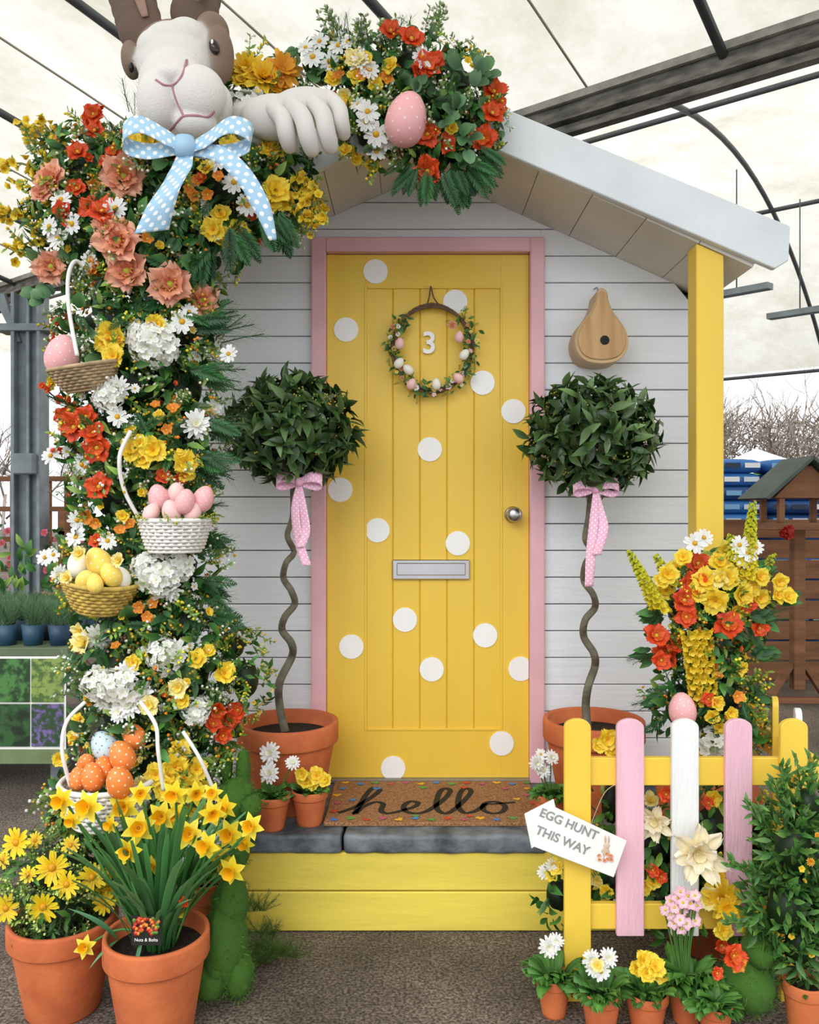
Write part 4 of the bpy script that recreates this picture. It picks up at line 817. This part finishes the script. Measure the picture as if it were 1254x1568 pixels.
# planting behind/around fence
lb_=group('fence_flower_bed')
R2=[mkblob(*a) for a in [(1000,1290,2.4,60,65),(1090,1280,2.4,55,80),(1010,1370,2.38,60,55),(1100,1380,2.33,60,55),(940,1350,2.38,36,55),(935,1230,2.44,26,55),(1165,1400,2.33,42,60),(1170,1300,2.42,42,75),(855,1370,2.36,34,42)]]
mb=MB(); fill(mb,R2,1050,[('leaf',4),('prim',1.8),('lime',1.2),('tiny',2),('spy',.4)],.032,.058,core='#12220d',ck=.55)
put(mb,R2,2.3,[('red',1018,1215,12),('yel',1090,1220,12),('yel',928,1130,17),('yel',935,1145,13),('yel',920,1140,12),('pal',995,1230,13),('yel',985,1355,12),('yel',930,1360,11),('yel',1000,1350,11),('yel',850,1325,12),('yel',845,1340,10),('pom',835,1338,11),('pom',850,1330,10),('pom',843,1322,10),('red',1000,1330,10),('red',1010,1340,10),('pom',950,1385,15),('pom',955,1398,12),('red',1085,1230,9),('pal',915,1345,10)])
put(mb,R2,2.12,[('chr',1095,1365,27),('chr',1085,1340,17),('chr',1110,1385,20),('pal',1080,1370,17),('yel',1130,1400,20),('red',1125,1440,24),('red',1110,1460,18),('org',1140,1425,22),('red',1150,1450,15),('yel',1135,1410,15),('yel',1100,1415,14),('red',1095,1430,11),('org',1120,1465,13)],lift=.05)
mb.add(FL['pin'][0],P(1068,1306,2.17),frameZ([-.1,-1,.1]),.084); mb.add(FL['pin'][0],P(1003,1258,2.28),frameZ([-.5,-1,.1]),.058)
mb.build('foliage_and_blooms',parent=lb_)
small('potted_white_primula',848,1492,2.19,27,[('pom',841,1449,18),('pom',852,1440,12)],0,'prim',.066,38)
small('potted_white_primula',920,1515,2.11,31,[('pom',905,1468,15),('pal',915,1478,12),('pom',932,1466,15),('dai',920,1487,15),('pom',908,1482,13)],0,'prim',.062,40)
small('potted_yellow_primula',990,1515,2.12,33,[('yel',985,1470,16),('yel',1003,1480,18),('yel',1010,1492,14),('yel',990,1490,15),('yel',975,1482,13)],0,'prim',.062,40)
pk_=[('prp',1045+22*math.cos(i*2.4)*math.sqrt(i/20)*1.3,1392+24*math.sin(i*2.4)*math.sqrt(i/20)*1.3,10) for i in range(20)]
small('potted_pink_primula',1050,1500,2.16,28,pk_,0,'prim',.085,46)
small('potted_red_primula',1095,1535,2.06,26,[('red',1098,1490,11)],0,'prim',.06,34)
g_=group('potted_yellow_shrub'); c=P(1232,1500,2.1); pot(c[0],c[1],0,.055,c[2],g_)
mb=MB(); bl=[mkblob(*a) for a in [(1215,1300,2.1,50,70),(1205,1390,2.1,54,75),(1225,1450,2.1,42,55),(1235,1230,2.12,33,42),(1250,1350,2.1,48,105)]]
fill(mb,bl,2800,[('shrub',1)],.030,.046,back=2,out=.9,down=-.2,core='#1a3510',ck=.55,shell=(.6,1.1)); scatter(mb,bl,80,[('yel',2),('och',1)],.005,.011,2)
for (x,y_,dx,dy) in [(1175,1250,-.4,-1),(1200,1200,-.2,-1),(1230,1185,.1,-1),(1165,1320,-1,-.4),(1160,1390,-1,0),(1210,1220,-.4,-1)]:
    for k in range(3):
        a=P(x+random.uniform(-10,10),y_+20,2.08); b_=a+nrm([dx+random.uniform(-.3,.3),-.1,-dy])*.09; mb.add(sticks([a,b_],.0018,hx('#6a8a3a'),4),(0,0,0))
        for q in range(9): mb.add(random.choice(LF['shrub']),a+(b_-a)*q/9,frameXZ(nrm(b_-a)*.6+rng.normal(size=3)*.6,[0,-1,.5]),.03,random.uniform(.8,1.2))
mb.build('shrub_foliage',parent=g_)
# ================================================================ POLYTUNNEL
cm=bpy.data.materials.new('translucent_polythene'); cm.use_nodes=True; nt=cm.node_tree;N=nt.nodes;L=nt.links; N.remove(N['Principled BSDF'])
tc=N.new('ShaderNodeTexCoord'); n1=N.new('ShaderNodeTexNoise'); n1.inputs['Scale'].default_value=1.3; n1.inputs['Detail'].default_value=12; n1.inputs['Roughness'].default_value=.75; L.new(tc.outputs['Object'],n1.inputs[0])
r1=N.new('ShaderNodeValToRGB'); r1.color_ramp.elements[0].position=.34; r1.color_ramp.elements[1].position=.6; r1.color_ramp.elements[0].color=(*hx('#c9c3b2'),1); r1.color_ramp.elements[1].color=(*hx('#e3e0d6'),1); L.new(n1.outputs['Fac'],r1.inputs[0])
df=N.new('ShaderNodeBsdfDiffuse'); tr=N.new('ShaderNodeBsdfTranslucent'); ms=N.new('ShaderNodeMixShader'); ms.inputs[0].default_value=.80
L.new(r1.outputs[0],df.inputs[0]);L.new(r1.outputs[0],tr.inputs[0]);L.new(df.outputs[0],ms.inputs[1]);L.new(tr.outputs[0],ms.inputs[2]);L.new(ms.outputs[0],N['Material Output'].inputs[0])
HB=CAMZ+1.9
A0=np.array([1.62,3.24+CAMY]); U=np.array([.80,-.594]); U/=np.linalg.norm(U); Nn=np.array([-.594,-.80]); Nn/=np.linalg.norm(Nn)
def q3(s,t,h): v=A0+U*s+Nn*t; return (v[0],v[1],HB+h)
def near(t): return .22*t-.012*t*t
def far(t): tt=t/8.5; return 1.35*math.sin(math.pi*min(max(tt,0),1))**.8
tun=group('ceiling')
ss=np.linspace(-16,3,20); ts_=np.linspace(0,4.2,9); V=[q3(s,t,near(t)+.05) for s in ss for t in ts_]
mesh_obj('canopy_near',V,[(i*9+j,i*9+j+1,(i+1)*9+j+1,(i+1)*9+j) for i in range(19) for j in range(8)],cm,parent=tun)
ts_=np.linspace(0,8.5,21); ss=np.linspace(-16,9,24); V=[q3(s,-t,far(t)+.05) for s in ss for t in ts_]
mesh_obj('canopy_far',V,[(i*21+j,i*21+j+1,(i+1)*21+j+1,(i+1)*21+j) for i in range(23) for j in range(20)],cm,parent=tun)
def obox(name,a,b_,w,h,m,z=0,parent=None):
    a=np.array(a);b_=np.array(b_); t=nrm(b_-a); s=nrm(np.cross(t,[0,0,1]))*w/2; u=np.array([0,0,h/2]); V=[a-s-u,a+s-u,a+s+u,a-s+u,b_-s-u,b_+s-u,b_+s+u,b_-s+u]
    return mesh_obj(name,V,[(0,1,2,3),(7,6,5,4),(0,4,5,1),(1,5,6,2),(2,6,7,3),(3,7,4,0)],m,parent=parent,smooth=False)
M_lip=mat('gutter_lip','#a5a298',.7,var=.2,nscale=12)
obox('gutter_beam',q3(-16,0,0),q3(3,0,0),.10,.11,M_beam,parent=tun); obox('gutter_lip',q3(-16,.07,.03),q3(3,.07,.03),.02,.035,M_lip,parent=tun); obox('gutter_lower_rail',q3(-16,.0,-.09),q3(3,.0,-.09),.05,.04,M_beam,parent=tun)
paths=[];M_pipe=mat('dark_pipe','#62676a',.5,.4)
for s in np.arange(-11.85,3,1.15): paths.append([q3(s,t,near(t)+.0) for t in np.linspace(0,4.2,8)])
tubes('near_pipes',paths,.022,M_pipe,8,tun)
# seams of the polythene sheets
tubes('sheet_seams',[[q3(s,t,near(t)+.035) for t in np.linspace(0,4.2,8)] for s in np.arange(-11.3,3,1.15)],.006,mat('seam_tape','#b8b19c',.7),5,tun)
paths=[]
for s in np.arange(-14,9,2.1): paths.append([q3(s,-t,far(t)) for t in np.linspace(0,8.5,24)])
for t in (1.2,2.8,5.5,8.5): paths.append([q3(-16,-t,far(t)),q3(9,-t,far(t))])
tubes('far_pipes',paths,.024,M_pipe,8,tun)
cg=group('steel_column'); cx,cy=-3.14,3.62
prisms('column_web',[(rect(cx-.11,cx+.11,0,HB-.1),cy,cy+.02),(rect(cx-.12,cx-.09,0,HB-.1),cy-.08,cy+.1),(rect(cx+.09,cx+.12,0,HB-.1),cy-.08,cy+.1),(rect(cx-.01,cx+.02,0,HB-.1),cy-.05,cy),(rect(cx-.24,cx+.2,HB-.42,HB-.36),cy-.09,cy+.1),([(cx-.3,HB-.1),(cx-.1,HB-.5),(cx-.06,HB-.5),(cx-.2,HB-.1)],cy-.03,cy+.03)],M_galv,.004,cg)
prisms('junction_box',[(rect(cx-.07,cx+.1,1.65,1.82),cy-.16,cy-.08)],M_galv,.01,cg)
prisms('far_columns',[(rect(x-.05,x+.05,0,HB-.0),y_,y_+.1) for x,y_ in [(q3(s,-8.5,0)[0],q3(s,-8.5,0)[1]) for s in (-14,-10,-6,4.5,8)]],M_galv,.004,group('steel_column'))
for (a,b_,d) in [(1128,447,6),(1225,478,6.5)]:
    g_=group('hanging_strip_lamp'); c=P(a,b_,d); e=c+np.array([.16,-.2,-.01]); c_=c-np.array([.16,-.2,-.01]); obox('fixture',c_,e,.08,.045,M_galv,parent=g_); tubes('cord',[[c,c+np.array([0,0,.9])]],.005,M_pipe,6,g_)
# ================================================================ BACKGROUND RIGHT
tw=group('timber_planter_wall'); yy=3.3
prisms('planks',[(rect(1.9,5.2,.02+.16*k,.165+.16*k),yy,yy+.03) for k in range(8)],M_brown,.004,tw)
prisms('uprights',[(rect(x,x+.09,0,1.33),yy-.02,yy) for x in (2.35,3.4,4.4)],mat('upright_timber','#6f4830',.8),.004,tw)
bg_=group('compost_bag_stack'); mb=MB()
bagc=['#2a62a8','#3474c0','#1f4c88']
for r_ in range(14):
    for k in range(7):
        c=(2.35+k*.62+random.uniform(-.03,.03),4.6+random.uniform(-.03,.03),.12+r_*.127); bt_=ball(1,hx(random.choice(bagc)),14,8)
        Vv=np.sign(bt_.V)*np.abs(bt_.V)**.55*np.array([.31,.25,.07]); mb.add(T(Vv,bt_.F,bt_.C),c)
        for q in range(3):
            x0_=-.26+.18*q; lb2=T([(x0_,-.256,-.02),(x0_+.14,-.256,-.02),(x0_+.14,-.256,.025),(x0_,-.256,.025)],[(0,1,2,3)],np.tile(hx(random.choice(['#f0f4f8','#d0dcec','#7ab0e0','#182c48'])),(4,1))); mb.add(lb2,c)
mb.build('bags',M_solid,bg_); box('pallet',2.0,6.6,4.3,4.9,0,.05,M_brown,.004,bg_)
btb=group('wooden_bird_table'); bx,by=2.73,2.62
box('post',bx-.04,bx+.04,by-.04,by+.04,.1,1.22,M_brown,.004,btb); box('tray',bx-.26,bx+.26,by-.2,by+.2,1.22,1.27,M_brown,.004,btb)
prisms('corner_posts',[(rect(bx+a-.02,bx+a+.02,1.27,1.46),by+b_-.02,by+b_+.02) for a in (-.18,.18) for b_ in (-.14,.14)],M_brown,.003,btb)
prisms('gable',[([(bx-.24,1.44),(bx+.24,1.44),(bx+.02,1.66),(bx-.02,1.66)],by-.17,by-.14),([(bx-.24,1.44),(bx+.24,1.44),(bx+.02,1.66),(bx-.02,1.66)],by+.14,by+.17)],M_brown,.003,btb)
prisms('roof',[([(bx-.3,1.43),(bx,1.7),(bx,1.73),(bx-.33,1.44)],by-.24,by+.24),([(bx+.3,1.43),(bx,1.7),(bx,1.73),(bx+.33,1.44)],by-.24,by+.24)],mat('slate_roofing','#56605c',.8),.003,btb)
prisms('feet',[([(bx-.25,0),(bx-.2,0),(bx-.02,.28),(bx-.06,.28)],by-.03,by+.03),([(bx+.25,0),(bx+.2,0),(bx+.02,.28),(bx+.06,.28)],by-.03,by+.03),(rect(bx-.28,bx+.28,0,.04),by-.03,by+.03)],M_brown,.003,btb)
mb=MB(); 
for i in range(10): mb.add(random.choice(FL['red']),P(1205,815,5.5)+rng.normal(size=3)*.02,frameZ([0,-1,0]),.035,np.array([.6,.25,1]))
mb.build('red_bloom',parent=btb)
st=group('market_gazebo'); 
for x in (9.6,12.4): 
    V=[(x-1.3,18,2.35),(x+1.3,18,2.35),(x+1.3,21,2.35),(x-1.3,21,2.35),(x,19.5,3.1)]; mesh_obj('canopy',V,[(0,1,4),(1,2,4),(2,3,4),(3,0,4)],M_pure,parent=st,smooth=False); mesh_obj('valance',[(x-1.3,18,2.35),(x+1.3,18,2.35),(x+1.3,18,2.1),(x-1.3,18,2.1)],[(0,1,2,3)],mat('valance_color',random.choice(['#c84040','#60b050']),.7),parent=st,smooth=False)
    tubes('legs',[[(a,b_,0),(a,b_,2.35)] for a in (x-1.25,x+1.25) for b_ in (18.1,20.9)],.03,M_galv,6,st)
box('stall_goods',7.5,15,20,20.5,0,2.2,mat('goods_mixed','#5a9a60',.8,nscale=2.5,col2='#b84848',detail=1),.01,st)
tr_=group('bare_tree_row'); mb=MB()
def branch(p,d,l,r,dep):
    q=p+d*l; mb.add(sticks([p,(p+q)/2+rng.normal(size=3)*l*.05,q],r,hx(random.choice(['#8a7c6e','#a09488','#7a6c5e'])),3),(0,0,0))  # bark browns lightened to paint in distance haze
    if dep==0: return
    for k in range(3 if dep>1 else 4): branch(p+d*l*random.uniform(.4,1),nrm(d+rng.normal(size=3)*np.array([.5,.3,.3])+np.array([0,0,.1])),l*random.uniform(.62,.82),r*.6,dep-1)
for i in range(44): branch(np.array([6+i*.62+random.uniform(-.3,.3),27+random.uniform(-2,2),0.]),np.array([0,0,1.]),random.uniform(2.0,2.5),.07,4)
for i in range(8): branch(np.array([-11-i*1.3,27.,0.]),np.array([0,0,1.]),random.uniform(1.8,2.2),.07,4)
for i in range(6500):
    p=np.array([random.uniform(6,34),random.uniform(30.5,31.5),random.uniform(0,5.2)]); dd=nrm(rng.normal(size=3)+np.array([0,0,.8])); mb.add(sticks([p,p+dd*.35,p+dd*.7+rng.normal(size=3)*.1],.024,hx(random.choice(['#8c7e70','#a89a8a','#77685a'])),3),(0,0,0))  # twigs in similar browns, with haze put into the colour
mb.build('branches',M_solid,tr_)
# ================================================================ BACKGROUND LEFT
bn=group('plant_display_bench'); x0,x1=-3.3,-1.62; yb=.75
prisms('bench_top',[(rect(x0,x1,.66,.70),yb,yb+.8),(rect(x0,x1,.22,.27),yb+.02,yb+.7)],mat('bench_green','#6a7a5c',.7),.004,bn)
prisms('bench_legs',[(rect(x-.03,x+.03,0,.66),yb+b_,yb+b_+.05) for x in (x0+.1,x1-.1,-2.4) for b_ in (.1,.7)],M_galv,.003,bn)
prisms('panel_board',[(rect(-3.3,-1.63,.22,.66),yb-.004,yb)],M_pure,0,bn)
prisms('panel_rail',[(rect(-3.3,-1.62,.15,.22),yb-.006,yb+.02)],mat('rail_green','#7a8a60',.7),.002,bn)
prisms('photo_panels_green',[(rect(-1.99,-1.80,.445,.65),yb-.012,yb-.004),(rect(-2.44,-2.25,.445,.65),yb-.012,yb-.004)],mat('panel_green','#4c8040',.5,nscale=28,col2='#1d3f1c',detail=3,lo=.42,hi=.58),0,bn)
prisms('photo_panels_pale',[(rect(-1.79,-1.64,.445,.65),yb-.012,yb-.004),(rect(-2.22,-2.02,.235,.435),yb-.012,yb-.004)],mat('panel_pale','#8aa050',.5,nscale=40,col2='#4c6a34',detail=3,lo=.42,hi=.58),0,bn)
prisms('photo_panels_purple',[(rect(-1.79,-1.64,.235,.435),yb-.012,yb-.004)],mat('panel_purple','#7864a0',.5,nscale=34,col2='#2f4a2c',detail=3,lo=.48,hi=.62),0,bn)
prisms('photo_panels_leaf',[(rect(-1.99,-1.80,.235,.435),yb-.012,yb-.004),(rect(-2.22,-2.02,.445,.65),yb-.012,yb-.004)],mat('panel_leaf','#2f5a2c',.5,nscale=22,col2='#142c14',detail=3,lo=.42,hi=.58),0,bn)
mb=MB(); pt=MB()
def potT(c):
    n=12;pr=[(0,0),(.042,0),(.055,.1),(.05,.1),(0,.09)];V=[(r*math.cos(6.283*k/n),r*math.sin(6.283*k/n),z) for r,z in pr for k in range(n)]
    return T(V,[(i*n+k,i*n+(k+1)%n,(i+1)*n+(k+1)%n,(i+1)*n+k) for i in range(4) for k in range(n)],np.tile(hx(c),(len(V),1)))
for r_ in range(4):
    for k in range(12):
        x=-1.70-k*.128; y_=yb+.09+r_*.17; zz=.70; pt.add(potT(random.choice(['#24405a','#1f2c34','#2c5068'])),(x,y_,zz))
        for j in range(38):
            a=random.random()*6.28; mb.add(LF['need'][0],(x+random.uniform(-.03,.03),y_+random.uniform(-.03,.03),zz+.09),frameXZ([math.cos(a)*.6,math.sin(a)*.6,1],[0,-1,.2]),random.uniform(.09,.16),np.array([1.3,1.2,1.9])*random.uniform(.8,1.4))
for k in range(160): mb.add(random.choice(LF['leaf' if k%2 else 'lime']),(random.uniform(-3.2,-1.65),yb+.75,random.uniform(.8,1.15)),frameXZ(rng.normal(size=3)+np.array([0,0,1]),[0,-1,0]),.09)
pt.build('nursery_pots',M_solid,bn); mb.build('lavender_plants',parent=bn)
tl=group('garden_trellis'); prisms('slats',[(rect(-5.6+.18*k,-5.55+.18*k,0,1.65),5.0,5.03) for k in range(14)]+[(rect(-5.6,-3.2,.15+.3*k,.2+.3*k),4.97,5.0) for k in range(6)],M_brown,.002,tl)
gt=group('wooden_garden_shelving'); prisms('boards',[(rect(-2.9,-1.9,.35+.4*k,.39+.4*k),3.6,3.9) for k in range(3)]+[(rect(x,x+.06,0,1.35),3.6,3.9) for x in (-2.9,-2.4,-1.96)],M_brown,.003,gt)
pk=MB(); 
for i in range(160): pk.add(random.choice(FL['sal']),(random.uniform(-5.2,-2.1),random.uniform(3.55,3.85) if i%2 else 4.6,random.uniform(.45,1.3)),frameZ([0,-1,.3]),.035,np.array([1,.6,1.3]))
for i in range(500): pk.add(random.choice(LF['leaf']),(random.uniform(-5.2,-2.1),random.uniform(3.55,3.85) if i%2 else 4.6,random.uniform(.4,1.25)),frameXZ(rng.normal(size=3),[0,-1,.3]),.09)
pk.build('shelf_plants',parent=gt)
# ================================================================ CAMERA / LIGHT
cam=bpy.data.cameras.new('camera'); co=bpy.data.objects.new('camera',cam); sc.collection.objects.link(co); co.location=(0,CAMY,CAMZ); co.rotation_euler=(math.pi/2,0,0)
cam.sensor_fit='VERTICAL'; cam.sensor_height=36; cam.sensor_width=28.8; cam.lens=36*F/1568; cam.clip_end=300; sc.camera=co
w=bpy.data.worlds.new('overcast_sky'); sc.world=w; w.use_nodes=True; bgn=w.node_tree.nodes['Background']; bgn.inputs[0].default_value=(.93,.96,1,1); bgn.inputs[1].default_value=1.5
sl=bpy.data.lights.new('soft_sun','SUN'); sl.energy=2.2; sl.angle=math.radians(50); so=bpy.data.objects.new('soft_sun',sl); so.rotation_euler=(math.radians(48),0,math.radians(-18)); sc.collection.objects.link(so)
sc.view_settings.view_transform='Standard'
